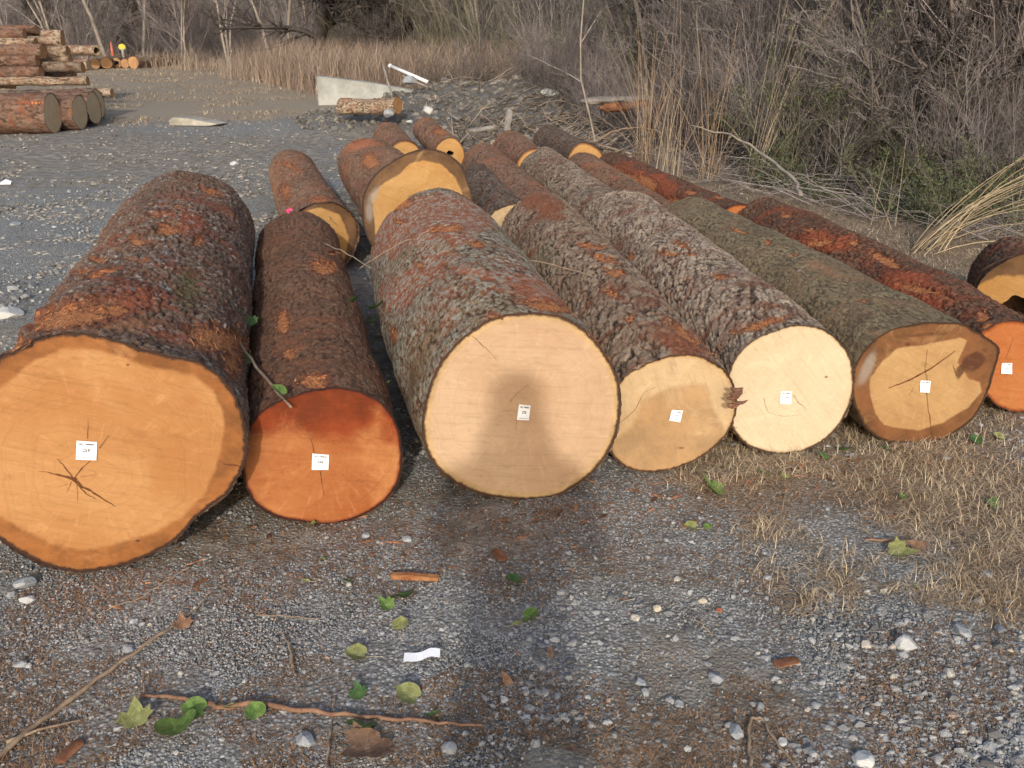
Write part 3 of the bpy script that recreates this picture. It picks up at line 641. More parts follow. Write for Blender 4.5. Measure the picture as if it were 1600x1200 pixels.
# the tan heart zone of 275 is only slightly darker than the sapwood round it
paper_tag(L275, '275', [(1050, 640), (1067, 641), (1062, 659), (1045, 656)])
crack(L275, [(958, 668), (975, 655), (992, 640), (1006, 612), (1024, 605)], (.001, .0014, .0014, .0012, .0008))
L274 = make_log('cream-faced log tagged 274, silver-grey deeply furrowed bark', G(1230, 710), az(625),
    [(1141, 571), (1158, 544), (1184, 525), (1215, 514), (1232, 507), (1267, 507), (1289, 514), (1311, 531), (1327, 553), (1334, 584), (1332, 619), (1323, 645), (1307, 671), (1285, 691), (1259, 704), (1224, 710), (1193, 706), (1162, 693), (1145, 671), (1138, 645), (1135, 608)],
    r1=.28, length=2.85, group=FR, bark='bark274', wood='wood274', amp=.016, fq=40, kf=.24, ridgy=.85, twist=.4, rnd_peel=.10, lump=.016,
    peel=[(1190, 505, 60, 7, -14, 1.15), (1125, 430, 26, 5, 10, 1.), (1045, 395, 26, 5, 0, .9), (1080, 395, 12, 4), (985, 400, 8, 8, 0, 1.), (1065, 382, 22, 5, 20, .8), (1170, 512, 22, 6)],
    red=[(1030, 395, 70, 30, 15, .9), (1130, 470, 90, 26, 35, .6), (1060, 440, 60, 20, 40, .5)], splin=160, stain=[(1291, 589, 3.5, 2.5, 0, 1.2), (1150, 668, 3, 2)], dust=[(960, 300, 30, 12, 0, .5)])
paper_tag(L274, '274', [(1220, 611), (1237, 611), (1235, 631), (1218, 630)])
crack(L274, [(1193, 622), (1200, 645), (1225, 650), (1250, 648)], (.0009, .0009, .0009, .0006)); crack(L274, [(1240, 617), (1247, 628), (1262, 640)], (.0009, .0011, .0006))
L273 = make_log('log tagged 273 with brown-rimmed teardrop face and dark knot, smooth olive bark', G(1430, 692), az(485),
    [(1337, 566), (1355, 540), (1386, 516), (1425, 507), (1469, 504), (1504, 505), (1521, 515), (1543, 528), (1563, 544), (1558, 564), (1550, 588), (1539, 623), (1521, 654), (1495, 674), (1460, 691), (1416, 692), (1377, 687), (1355, 671), (1340, 645), (1331, 619), (1331, 588)],
    r1=.28, length=2.45, group=FR, bark='bark273', wood='wood273', amp=.006, fq=44, kf=.5, rnd_peel=.12, lump=.022, rag=.5,
    peel=[(1155, 360, 20, 4, 15, .9), (1200, 380, 8, 5), (1350, 470, 10, 4, 0, .8), (1240, 400, 8, 4, 0, .8)], red=[(1270, 420, 60, 20, 25, .7)], dust=[(1290, 420, 70, 18, 20, .7), (1370, 520, 30, 14, -20, .8)],
    moss=[(1310, 450, 90, 30, 30, .5), (1180, 370, 80, 25, 20, .45)], splin=60,
    zone_poly=[(1381, 562), (1403, 544), (1443, 540), (1482, 531), (1500, 527), (1511, 532), (1505, 545), (1496, 566), (1513, 592), (1530, 598), (1533, 612), (1513, 636), (1474, 660), (1434, 672), (1403, 668), (1381, 664), (1368, 645), (1361, 619), (1359, 592)],
    zone_w=9, stain=[(1520, 566, 26, 18, -30, 1.15), (1500, 580, 10, 20, 20, .9), (1418, 538, 8, 5, 0, .8), (1540, 547, 12, 9, 0, .7), (1455, 522, 80, 7, -3, .65), (1345, 590, 10, 30, 0, .45)], pale=[(1355, 575, 14, 45, 25, .9)])
paper_tag(L273, '273', [(1438, 594), (1454, 595), (1451, 613), (1436, 612)])
crack(L273, [(1388, 606), (1420, 594), (1455, 575), (1492, 548)], (.003, .006, .006, .002)); crack(L273, [(1449, 545), (1445, 575), (1449, 594)], (.001, .002, .0015)); crack(L273, [(1447, 612), (1452, 650), (1456, 682)], (.002, .0025, .0008))
crack(L273, [(1487, 563), (1492, 580), (1497, 590)], (.001, .0025, .001)); crack(L273, [(1420, 618), (1428, 604)], (.0012, .001))
L272 = make_log('orange-faced log tagged 272 partly behind the teardrop-faced log, torn red bark', G(1600, 645), az(545),
    [(1534, 516), (1552, 505), (1574, 500), (1600, 502), (1630, 512), (1655, 535), (1668, 565), (1668, 595), (1655, 622), (1632, 640), (1600, 645), (1570, 640), (1545, 622), (1530, 595), (1525, 560), (1526, 535)],
    r1=.23, length=2.7, group=FR, bark='bark272', wood='wood272', amp=.018, fq=34, kf=.5, rnd_peel=.15, lump=.022,
    peel=[(1285, 378, 30, 8, -10, 1.1), (1265, 357, 20, 4, 10, 1.), (1335, 378, 12, 6, 0, 1.), (1385, 405, 40, 8, 28, 1.15), (1430, 450, 40, 10, 12, 1.), (1475, 462, 26, 8, 15, .9), (1535, 492, 14, 16, 0, 1.), (1230, 335, 12, 7), (1555, 510, 40, 6, 0, .9)],
    red=[(1430, 450, 90, 30, 20, 1.2), (1290, 375, 60, 20, 10, 1.2)], splin=260)
paper_tag(L272, '272', [(1565, 567), (1581, 567), (1580, 584), (1563, 583)])
crack(L272, [(1584, 525), (1577, 545), (1571, 560)], (.001, .0015, .001))
# hollow piece beyond 272
make_log('hollow rotten log end lying by itself on dead grass at the picture edge', G(1582, 530), az(1350), r0=.235, r1=.22, length=.5, bark='bark272', wood='wood_far', amp=.015, hollow=(-.0, -.07, .085), splin=20, stain=[(1540, 478, 22, 10, 0, 1.2), (1520, 470, 8, 8, 0, 1.)], res=.008,
    zone_poly=[(1515, 462), (1530, 445), (1560, 432), (1650, 428), (1680, 520), (1500, 520)], zone_w=14, oblique=-.3)
# second rank
SR = 'logs lying behind the front row'
def at_px(cxp, D):  # ground point at distance D under pixel column cxp (measured near the ground)
    zc = D*cp+(H-.25)*sp; return np.array([(cxp-800)/F*zc, D, 0])
make_log('slim reddish log between the largest log and the sawn butt, amber ringed face', at_px(503, 5.95), az(350), r0=.245, r1=.225, length=3.0, group=SR, bark='bark_red', wood='wood_far', amp=.016, res=.009, oblique=.18, rnd_peel=.45,
    peel=[(445, 300, 12, 20, 0, .8), (500, 312, 26, 5, -5, 1.), (455, 260, 30, 6, 20, .8)], splin=90, stain=[(520, 345, 4, 26, -40, .6), (545, 362, 5, 30, -20, .5)], zone_poly=[(440, 420), (460, 330), (500, 325), (530, 335), (545, 370), (535, 420)], zone_w=8)
make_log('thick butt log with amber sawn face, brown upper rim and blue-grey stain', G(652, 420), az(375),
    [(566, 335), (569, 300), (584, 274), (610, 254), (640, 238), (670, 231), (696, 238), (719, 255), (732, 285), (740, 319), (737, 360), (715, 395), (680, 418), (640, 422), (600, 407), (575, 375)],
    r1=.30, length=2.6, group=SR, bark='bark_red', wood='wood_far', amp=.010, res=.009, lump=.03, rnd_peel=.18, dust=[(600, 250, 60, 60, 0, .6)], moss=[(600, 225, 40, 12, 10, .6)],
    peel=[(578, 252, 16, 16, 40, 1.1), (560, 215, 30, 6, -20, .8)], red=[(540, 215, 60, 20, 0, 1.)], splin=120, zone_poly=[(585, 340), (580, 305), (600, 286), (625, 272), (640, 256), (662, 250), (690, 258), (712, 278), (722, 300), (724, 322), (715, 400), (640, 420), (590, 400)], zone_w=8,
    pale=[(584, 305, 12, 28, 30, .8), (577, 332, 9, 24, 0, .9)], stain=[(582, 322, 6, 26, 20, .5), (665, 240, 40, 5, 0, .6)])
def second(label, px, D, r, vx, ln, bark, **k):
    return make_log(label, at_px(px, D), az(vx), r0=r, r1=k.pop('r1', r*.93), length=ln, group=SR, bark=bark, res=k.pop('res', .011), amp=k.pop('amp', .012), wood=k.pop('wood', 'wood_far'), splin=k.pop('splin', 60), **k)
second('short reddish log just behind the sawn butt, face mostly hidden', 634, 9.7, .21, 470, 2.2, 'bark_red', rnd_peel=.4, oblique=.15)
second('small hollow log, yellow face with a rotten hole in the middle', 703, 9.5, .165, 500, 2.4, 'bark_red', hollow=(0, .01, .032), rnd_peel=.18, zbase=.14, wood='wood_far', peel=[(690, 205, 20, 8)])
second('dark-barked log between tag 276 and tag 275 logs, pale face half covered', 806, 6.25, .215, 560, 2.0, 'bark_dark', amp=.018, fq=24, wood='wood275')
second('red-brown log with loose bark strings behind the dark-barked log', 862, 6.02, .235, 545, 3.4, 'bark_red', rnd_peel=.2, amp=.008)
second('grey furrowed log running behind tag 275 and tag 274 logs', 966, 6.12, .235, 575, 3.0, 'bark_grey', amp=.018, fq=22, rnd_peel=.1, dust=[(870, 310, 30, 12, 0, .6)])
second('rusty log in the second rank whose yellow end peeps out above the olive log', 1052, 6.0, .215, 600, 3.0, 'bark_red', rnd_peel=.18, amp=.014, oblique=-.1)
second('reddish log at the back of the rank with a small tan end', 838, 9.0, .215, 590, 1.9, 'bark_red', rnd_peel=.3)
second('dark log with raw red gashes, orange end beside the rusty log', 1158, 6.2, .21, 505, 3.0, 'bark272', rnd_peel=.18, amp=.016, peel=[(985, 278, 26, 10, 20, 1.1), (1010, 285, 26, 14, 30, 1.1), (1055, 315, 22, 9, 10, 1.1), (1080, 300, 14, 5, 0, 1.), (1125, 307, 12, 4, 0, 1.), (960, 262, 30, 6, 20, .8)], red=[(1000, 285, 70, 26, 15, 1.4)], splin=160, wood='wood272')
second('grey-brown log farthest back in the rank with a thin orange end', 915, 9.5, .21, 560, 2.0, 'bark_dark', rnd_peel=.18, amp=.014)

# ------------------------------------------------------------------ stacks beyond the yard
def side_log(label, px, py_bot, D, r, ln, bark='bark_stack', wood='wood_grey', tilt=.0, grp='logs laid crosswise in the stack', yaw=0.0, hollow=None, res=.03, z=None, **k):
    """a log lying across the view with its cut end at the right"""
    P = PD(px, py_bot, D); zb = P[2] if z is None else z
    return make_log(label, P[:2], -math.pi/2+yaw, r0=r, r1=r*.95, length=ln, bark=bark, wood=wood, group=grp, res=res, amp=.010, splin=k.pop('splin', 0), rise=tilt, zbase=zb, hollow=hollow, lump=k.pop('lump', .03), fq=10, name='stacked_log', rnd_peel=k.pop('rnd_peel', .35), **k)
BG_ = 'big logs lying at the foot of the stack'
side_log('thick foremost log of the stack, nearest its camera-side foot', 88, 208, 14.0, .29, 6.0, 'bark_stack', grp=BG_, z=0, res=.02, yaw=.0, peel=[(14, 198, 6, 5), (60, 198, 8, 6), (55, 160, 40, 4, 0, .8)])
side_log('log with a torn yellow notch beside the foremost big log', 130, 206, 14.5, .265, 4.0, 'bark_stack', grp=BG_, z=0, res=.02, yaw=.0, peel=[(118, 175, 14, 6, 0, 1.2)])
side_log('grey-ended log third from the front at the foot of the stack', 152, 202, 15.2, .265, 4.0, 'bark_stack', grp=BG_, z=0, res=.02, yaw=.0)
side_log('rear big log at the foot of the stack under the pale slim log', 159, 199, 15.9, .26, 4.0, 'bark_dark', grp=BG_, z=0, res=.02, yaw=.0)
rows = [  # px end, bottom py, D, r, bark, label, tilt
    (176, 152, 16.4, .075, 'bark_grey', 'long pale slim log resting on top of the big foot logs', 0),
    (138, 134, 17.2, .085, 'bark_grey', 'slim grey log poking out above the pale slim log', 0),
    (66, 123, 17.6, .11, 'bark_stack', 'rusty log ending short of the others low in the stack', 0.0),
    (118, 124, 18.3, .075, 'bark_dark', 'thin dark log behind the short rusty log', 0.0),
    (131, 114, 18.0, .10, 'bark_dark', 'long drooping dark log sticking out farthest in the stack', .012),
    (60, 104, 17.8, .10, 'bark_stack', 'yellow-streaked log low in the stack above the drooping one', 0.0),
    (112, 103, 18.6, .105, 'bark_grey', 'yellow-ended log in the middle of the stack', 0.0),
    (108, 92, 18.6, .125, 'bark_grey', 'grey log in the middle of the stack with a blunt end', 0.0),
    (70, 92, 17.9, .13, 'bark_stack', 'torn red log facing the yard midway up the stack', 0.0),
    (58, 76, 18.1, .10, 'bark_grey', 'smooth grey log third from the top of the stack', 0.0),
    (100, 74, 18.7, .11, 'bark_grey', 'pale grey log with broken end high in the stack', 0.0),
    (98, 62, 18.8, .09, 'bark_grey', 'slim log near the top of the stack with a rounded end', 0.0),
    (40, 62, 18.2, .10, 'bark_stack', 'upper red log leaning over the edge of the stack', .02),
    (58, 53, 18.6, .085, 'bark_stack', 'topmost orange short log on the stack', 0.0),
]
for (px, pb, D, r, bk, lb, tl) in rows:
    side_log(lb, px, pb, D, r, 1.0 if 'short log' in lb else 5.0, bk, 'wood_dull', tl, yaw=float(RNG.normal(0, .04)))
# hidden support logs make the body of the stack
for k, (pb, D, r) in enumerate([(150, 17.5, .17), (134, 18.6, .2), (112, 19.2, .2), (96, 19.4, .2), (80, 19.4, .17)]):
    side_log('log deep inside the stack behind its front logs, dark and half hidden', 20, pb, D, r, 4.0, 'bark_stack', 'wood_dull', grp='half-hidden logs inside the stack')
FG = 'logs piled before the far trees'
def far_face(label, px, py_bot, D, r, wood='wood_dull', yaw=0, hollow=None, ln=3.0, bark='bark_grey', z=0):
    P = PD(px, py_bot, D); return make_log(label, P[:2], az(500)+yaw, r0=r, r1=r*.95, length=ln, bark=bark, wood=wood, group=FG, res=.05, amp=.01, splin=0, zbase=z, hollow=hollow, fq=8, name='stacked_log')
side_log('hollow grey log on top of the far pile, open end dark', 152, 87, 32, .17, 2.2, 'bark_grey', 'wood_grey', grp=FG, hollow=(0, 0, .11), res=.04, yaw=.35)
side_log('short brown log behind the hollow one on the far pile', 126, 86, 33, .17, 2.6, 'bark_dark', 'wood_grey', grp=FG, res=.04)
side_log('grey log under the hollow one on the far pile', 139, 103, 32, .18, 2.6, 'bark_grey', 'wood_grey', grp=FG, res=.04, z=0)
far_face('round orange log end next to the grey log of the far pile', 150, 104, 33, .17)
far_face('round orange log end with dark check, middle of the far row', 167, 104, 33, .20)
far_face('dark hollow log end beneath the red cone', 182, 103, 33.5, .18, hollow=(0, 0, .08), bark='bark_stack')
far_face('pale log end below the yellow round sign', 196, 102.5, 33.5, .16)
far_face('round tan log end last in the far row', 209, 103, 33, .21, yaw=.35)
# yellow round marker and cone behind the far row
P = PD(195, 103, 34.5); t = thing('marker_sign', 'round yellow marker sign on a pale post behind far log ends', 'sign', (P[0], P[1], 0))
mb = MB(); mb.tube([(0, 0, 0), (0, 0, .62)], .04, 8); mb.build('post', M['slab'], t)
def disc(name, c, r, th_, mat, parent, rz=1.0):
    mb = MB(); a = np.linspace(0, 2*np.pi, 24, endpoint=False)
    ring = lambda rr, y: np.stack([rr*np.cos(a), 0*a+y, rz*rr*np.sin(a)], 1)
    V = np.concatenate([ring(r*.94, -th_/2), ring(r, -th_/4), ring(r, th_/4), ring(r*.94, th_/2)])+np.array(c)
    mb.add(V, [grid_faces(24, 4, True)[:, ::-1], np.arange(24)[None], 72+np.arange(24)[None, ::-1]]); return mb.build(name, mat, parent, False)
disc('disc', (0, 0, .68), .125, .03, M['yellow'], t, .8); disc('rim', (0, .02, .66), .14, .02, M['girder'], t, .8)
P = PD(179, 103, 34.5); t = thing('traffic_cone', 'narrow orange-red cone behind the dark hollow log end', 'cone', (P[0], P[1], 0.0))
mb = MB(); mb.tube([(0, 0, .04), (0, 0, .5), (0, 0, .84)], [.10, .06, .02], 14); mb.build('cone_body', M['red_cone'], t); mb = MB(); mb.box((0, 0, .02), (.26, .26, .04)); mb.build('foot_plate', M['red_cone'], t)

# ------------------------------------------------------------------ concrete, pipe, debris
def prism(name, outline, depth, mat, parent=None, bev=.01, rot=0, loc=(0, 0, 0)):
    """outline in x,z; thickness along y; chamfered edges; rough surface"""
    o = np.asarray(outline, float); n = len(o); c = o.mean(0); inn = o+(c-o)/np.linalg.norm(c-o, axis=1)[:, None]*bev
    V = []
    for pl, y in ((inn, -depth/2), (o, -depth/2+bev), (o, depth/2-bev), (inn, depth/2)): V.append(np.stack([pl[:, 0], np.full(n, y), pl[:, 1]], 1))
    ob = mk(name, np.concatenate(V), [grid_faces(n, 4, True)[:, ::-1], np.arange(n)[None], 3*n+np.arange(n)[None, ::-1]], mat, parent, False)
    ob.location = loc; ob.rotation_euler = (0, 0, rot); return ob
P = PD(494, 160, 18.6); 
prism('concrete_barrier', [(0, -.1), (2.0, -.1), (1.95, .28), (1.1, .44), (.06, .58), (0, .55)], .34, M['concrete'], bev=.025, rot=R(12), loc=(P[0], P[1]+.2, -.02))
tag(bpy.data.objects['concrete_barrier'], 'pale green-grey concrete block sunk into the gravel mound', 'concrete block')
P = PD(300, 178, 15.0)
prism('stone_slab', [(-.40, 0), (.28, 0), (.45, .03), (.20, .07), (-.1, .12), (-.33, .13), (-.42, .07)], .35, M['slab'], bev=.02, rot=R(-8), loc=(P[0], P[1]+.2, 0))
tag(bpy.data.objects['stone_slab'], 'flat pale slab lying alone on the yard beyond the logs', 'slab')
A, B = PD(609, 102.5, 16.6), PD(668, 128, 15.9); mb = MB(); mb.tube([A, B], .028, 12); mb.tube([A, A+(B-A)*.03], .036, 12)
tag(mb.build('pvc_pipe', M['plastic']), 'white plastic pipe sticking up out of the mound', 'pipe')
P = PD(622, 176, 13.8)
make_log('short weathered log lying on the side of the gravel mound', P[:2], -math.pi/2+.38, r0=.135, r1=.115, length=.98, bark='bark_grey', wood='wood_dull', res=.01, amp=.008, zbase=P[2]-.03, splin=0, rise=-.03, lump=.03)
# dead log right of the mound: grey top, orange rotten side
P = PD(905, 192, 12.6); t = thing('rotten_log', 'long rotten log with grey top and orange crumbling side under brush', 'log', (P[0], P[1], P[2]))
def rough_beam(name, L_, w, h_, mat, parent, loc=(0, 0, 0), rot=(0, 0, 0), sd=1, n=26, tint=.5):
    u_ = np.linspace(0, 1, n); th_ = np.linspace(0, 2*np.pi, 10, endpoint=False); U, T = np.meshgrid(u_, th_, indexing='ij')
    r_ = 1+.35*fbm(np.cos(T)*1.5, U*L_*5, np.sin(T)*1.5, sd, 3); e_ = np.clip(np.minimum(U, 1-U)*12, .35, 1)
    V = np.stack([(U-.5)*L_, w/2*np.cos(T)*r_*e_, h_/2*np.sin(T)*r_*e_], -1).reshape(-1, 3)
    o = mk(name, V, [grid_faces(10, n, True), np.arange(10)[None, ::-1], (n-1)*10+np.arange(10)[None]], mat, parent, False, {'tint': np.full(len(V), tint)})
    o.location = loc; o.rotation_euler = rot; return o
rough_beam('grey_crust', 1.05, .26, .10, M['greywood'], t, (.52, .02, .30), (0, R(-2), .1), 3); rough_beam('orange_heartwood', .80, .20, .12, M['rotwood'], t, (.66, -.04, .22), (0, R(-3), .1), 5)
DB = 'broken timbers on the debris mound'
for k, (a, b, Da, Db, w, h_, lab) in enumerate([
    ((735, 142), (790, 124), 15.6, 16.2, .14, .05, 'grey weathered board tilted on top of the mound'),
    ((690, 128), (770, 132), 16.4, 16.4, .10, .05, 'dark plank lying along the crest of the mound'),
    ((628, 118), (668, 136), 15.7, 15.5, .04, .03, 'thin bleached stick leaning below the white pipe'),
    ((598, 100), (613, 152), 15.3, 14.6, .035, .035, 'upright grey stake beside the white pipe'),
    ((792, 206), (797, 172), 12.6, 12.9, .10, .10, 'stubby pale post stump standing at the foot of the mound'),
    ((700, 176), (718, 188), 14.2, 13.8, .03, .03, 'short straight stick on the gravel slope'),
    ((735, 205), (778, 198), 12.9, 13.0, .10, .07, 'grey driftwood chunk near the pale boulder')]):
    A, B = PD(*a, Da), PD(*b, Db); d = Vector(B-A); o = rough_beam('broken_timber', d.length, w, h_, M['greywood'], None, Vector((A+B)/2), d.to_track_quat('X', 'Z').to_euler(), 40+k, tint=.8)
    tag(o, lab, 'timber', DB)

# rocks
ICO = None
def ico(sub):
    import bmesh
    bm = bmesh.new(); bmesh.ops.create_icosphere(bm, subdivisions=sub, radius=1); bm.verts.ensure_lookup_table()
    V = np.array([v.co[:] for v in bm.verts]); Fc = np.array([[v.index for v in f.verts] for f in bm.faces]); bm.free(); return V, Fc
I1, I2, I3 = ico(1), ico(2), ico(3)
def rock(px, py, size, mat, label, sd, flat=.6, D=None, cat='rock', grp='loose stones on the yard', z=None):
    P = PD(px, py, D) if D else G(px, py)
    V, Fc = I3; V = V.copy()
    rg = np.random.default_rng(sd)
    for _ in range(14):  # facets
        n = rg.normal(size=3); n /= np.linalg.norm(n); d = rg.uniform(.55, .85); k = V@n-d; V = V-np.where(k > 0, k, 0)[:, None]*n
    V = V*(1+.06*fbm(V[:, 0]*3, V[:, 1]*3, V[:, 2]*3, sd, 3))[:, None]*np.array([1, rg.uniform(.7, 1), flat])*size
    zz = (float(ground_z(P[0], P[1])) if D is None else P[2]) if z is None else z
    o = mk('loose_stone', V, Fc, mat, None, False, {'tint': np.full(len(V), .5)}); o.location = (P[0], P[1], zz+size*flat*.45); o.rotation_euler = (0, 0, rg.uniform(0, 6))
    return tag(o, label, cat, grp)
M['rk_grey'] = mat_plain('grey_rock', (.24, .25, .265), (.36, .365, .37), 25, .85, .5)
M['rk_pale'] = mat_plain('pale_rock', (.42, .42, .41), (.52, .52, .50), 25, .85, .5)
M['rk_tan'] = mat_plain('tan_rock', (.48, .40, .29), (.60, .52, .40), 25, .85, .4)
M['rk_brick'] = mat_plain('brick_red_rock', (.30, .09, .05), (.42, .15, .09), 25, .85, .5)
M['rk_blue'] = mat_plain('bluish_rock', (.12, .13, .15), (.20, .21, .235), 25, .85, .5)
rocks = [(478, 1160, .030, 'rk_grey', 'pointed grey stone below the heart-shaped green leaf'), (1345, 1190, .030, 'rk_pale', 'rounded pale stone at the bottom border of the gravel'), (1412, 1010, .036, 'rk_pale', 'large whitish stone at the edge of the dead grass'),
    (1150, 1148, .026, 'rk_grey', 'flat grey stone near the curved twig'), (1098, 940, .016, 'rk_tan', 'cream pebble beside a brick-red fragment'), (1026, 952, .015, 'rk_tan', 'slanted cream pebble on open gravel'), (1122, 955, .014, 'rk_brick', 'brick-red fragment beside a cream pebble'),
    (202, 1016, .019, 'rk_grey', 'pale blue-grey stone touching the long thin branch'), (34, 1040, .022, 'rk_grey', 'grey stone by the frame edge above the branch fork'), (638, 844, .022, 'rk_grey', 'flat grey stone in front of the gap between tag 266 and tag 276'), (572, 838, .016, 'rk_grey', 'small angular stone just in front of the red-orange face'),
    (592, 848, .010, 'rk_grey', 'tiny stone next to the angular stone before the red-orange face'), (40, 915, .035, 'rk_grey', 'broken grey lump below the largest orange cut face'), (42, 940, .024, 'rk_pale', 'crumbled pale stone under the grey lump'), (20, 930, .018, 'rk_grey', 'rough stone at the frame edge under the largest cut face'), (545, 915, .013, 'rk_pale', 'oval white pebble tucked under a small green leaf'),
    (1542, 900, .024, 'rk_grey', 'grey stone half buried in dead grass'), (1000, 1068, .020, 'rk_grey', 'long grey stone lying flat beyond the bottom twig'), (700, 1172, .024, 'rk_grey', 'wedge-shaped grey stone at the bottom near the wilted leaf'), (788, 1096, .015, 'rk_pale', 'small white stone right of the curled brown leaf'), (1222, 1162, .016, 'rk_pale', 'chipped pale stone left of the curved twig'),
    (1062, 1102, .016, 'rk_grey', 'grey pebble in the dark soil patch'), (1276, 1104, .015, 'rk_grey', 'squarish grey pebble above the rounded pale stone'), (1116, 1062, .024, 'rk_grey', 'broad grey stone in the mixed gravel'), (234, 977, .008, 'rk_tan', 'tiny cream chip near the brown leaf scrap'), (210, 972, .014, 'rk_grey', 'light chip of stone beside the tiny cream chip'),
    (490, 815, .012, 'rk_blue', 'bluish pebble at the foot of the red-orange face'), (690, 985, .010, 'rk_pale', 'white pebble above the paper scrap'), (1502, 990, .030, 'rk_grey', 'dull grey stone beside the whitish stone'), (1560, 985, .02, 'rk_blue', 'dark slate piece near the picture border'), (1200, 905, .014, 'rk_grey', 'grey pebble on the border of grass and gravel'),
    (1165, 925, .012, 'rk_grey', 'small grey pebble between grass tufts'), (1040, 845, .012, 'rk_grey', 'small stone in the light gravel patch')]
for k, (px, py, s, m, lb) in enumerate(rocks): rock(px, py, s, M[m], lb, 100+k)
rock(25, 352, .06, M['rk_grey'], 'wide grey rock on the open yard beyond the largest log', 201, .4); rock(10, 495, .10, M['rk_pale'], 'long pale rock behind the largest log\'s near end', 202, .4)
rock(366, 258, .06, M['rk_pale'], 'pale round rock on the yard beyond the largest log', 203, .6)
rock(777, 202, .12, M['rk_tan'], 'cream boulder at the foot of the mound behind the logs', 204, .9, D=12.4, z=.0); rock(860, 148, .17, M['rk_pale'], 'white broken concrete lump on the mound crest', 205, .45, D=15.2)
rock(668, 176, .085, M['rk_pale'], 'pale rock on the mound slope below the short weathered log', 206, .9, D=13.6); rock(607, 180, .09, M['rk_grey'], 'grey rock by the end of the short weathered log', 207, .8, D=13.4)
rock(640, 191, .05, M['rk_pale'], 'white chip of rock right behind the reddish logs', 208, .5, D=12.6); rock(640, 130, .14, M['rk_grey'], 'grey rock near the foot of the white pipe', 209, .6, D=15.6)

# ------------------------------------------------------------------ loose gravel (one sheet of stones)
def scatter_px(n, y0, y1, x0=-40, x1=1640, pw=1.0):
    px = RNG.uniform(x0, x1, n); py = y0+(y1-y0)*RNG.random(n)**pw
    d = np.stack([(px-800)/F, cp+(600-py)/F*sp, -sp+(600-py)/F*cp], 1); t = -H/d[:, 2]
    return np.stack([d[:, 0]*t, d[:, 1]*t], 1), px, py
tpl = []
for k in range(14):
    V, Fc = ico(1) if k < 10 else I2
    rg = np.random.default_rng(500+k); V = V.copy()
    for _ in range(7):
        n = rg.normal(size=3); n /= np.linalg.norm(n); kk = V@n-rg.uniform(.33, .78); V = V-np.where(kk > 0, kk, 0)[:, None]*n
    tpl.append((V*rg.uniform(.65, 1.15, 3)*np.array([1, 1, .75]), Fc))
def stones(n, y0, y1, smin, smax, pw=1.0, keep=1.0, power=2.6, x0=-40):
    P, px, py = scatter_px(n, y0, y1, x0, pw=pw); g = grav_mask(P[:, 0], P[:, 1])+.35*pn(P[:, 0]*7, P[:, 1]*7, 0*P[:, 0], 77); v_ = veg_mask(P[:, 0], P[:, 1])
    ok = RNG.random(n) < np.clip((g-.28)*2.0, .07, 1)*(1-.85*v_)*keep; P = P[ok]
    s = smin+(smax-smin)*RNG.random(len(P))**power
    z = ground_z(P[:, 0], P[:, 1]); VV, FF, TT, off = [], [], [], 0
    T = np.clip(RNG.normal(.45, .25, len(P)), 0, .88); T = np.where(RNG.random(len(P)) < .03, RNG.uniform(.9, 1, len(P)), T)
    for k, (V, Fc) in enumerate(tpl):
        I = np.arange(k, len(P), len(tpl)); m = len(I)
        if not m: continue
        a = RNG.uniform(0, 6.28, m); ca, sa = np.cos(a), np.sin(a); tl = RNG.normal(0, .35, m)
        X_ = V[None, :, 0]*ca[:, None]-V[None, :, 1]*sa[:, None]; Y_ = V[None, :, 0]*sa[:, None]+V[None, :, 1]*ca[:, None]; Z_ = V[None, :, 2]+0*X_
        Z2 = Z_*np.cos(tl)[:, None]+Y_*np.sin(tl)[:, None]; Y2 = Y_*np.cos(tl)[:, None]-Z_*np.sin(tl)[:, None]
        Q = np.stack([X_*s[I][:, None]+P[I, 0][:, None], Y2*s[I][:, None]+P[I, 1][:, None], Z2*s[I][:, None]+z[I][:, None]+s[I][:, None]*.02+.001], -1)
        VV.append(Q.reshape(-1, 3)); FF.append((Fc[None]+(np.arange(m)*len(V))[:, None, None]+off).reshape(-1, 3)); TT.append(np.repeat(T[I], len(V))); off += m*len(V)
    return np.concatenate(VV), np.concatenate(FF), np.concatenate(TT)
def coarse(n):
    return stones(n, 900, 1215, .007, .020, .7, power=2.2, x0=820)
parts_ = [stones(120000, 690, 1215, .0018, .0052, .8, power=1.8), stones(5200, 720, 1215, .004, .012, .8, power=3.), coarse(1300), stones(30000, 200, 720, .005, .018, 1.0, power=2.4), stones(2600, 200, 520, .015, .042, 1.0, .6, power=3.5)]
off = 0; VV, FF, TT = [], [], []
for a, b, c in parts_: VV.append(a); FF.append(b+off); TT.append(c); off += len(a)
kind(mk('gravel', np.concatenate(VV), np.concatenate(FF), M['stone'], None, False, {'tint': np.concatenate(TT)}), 'stuff')

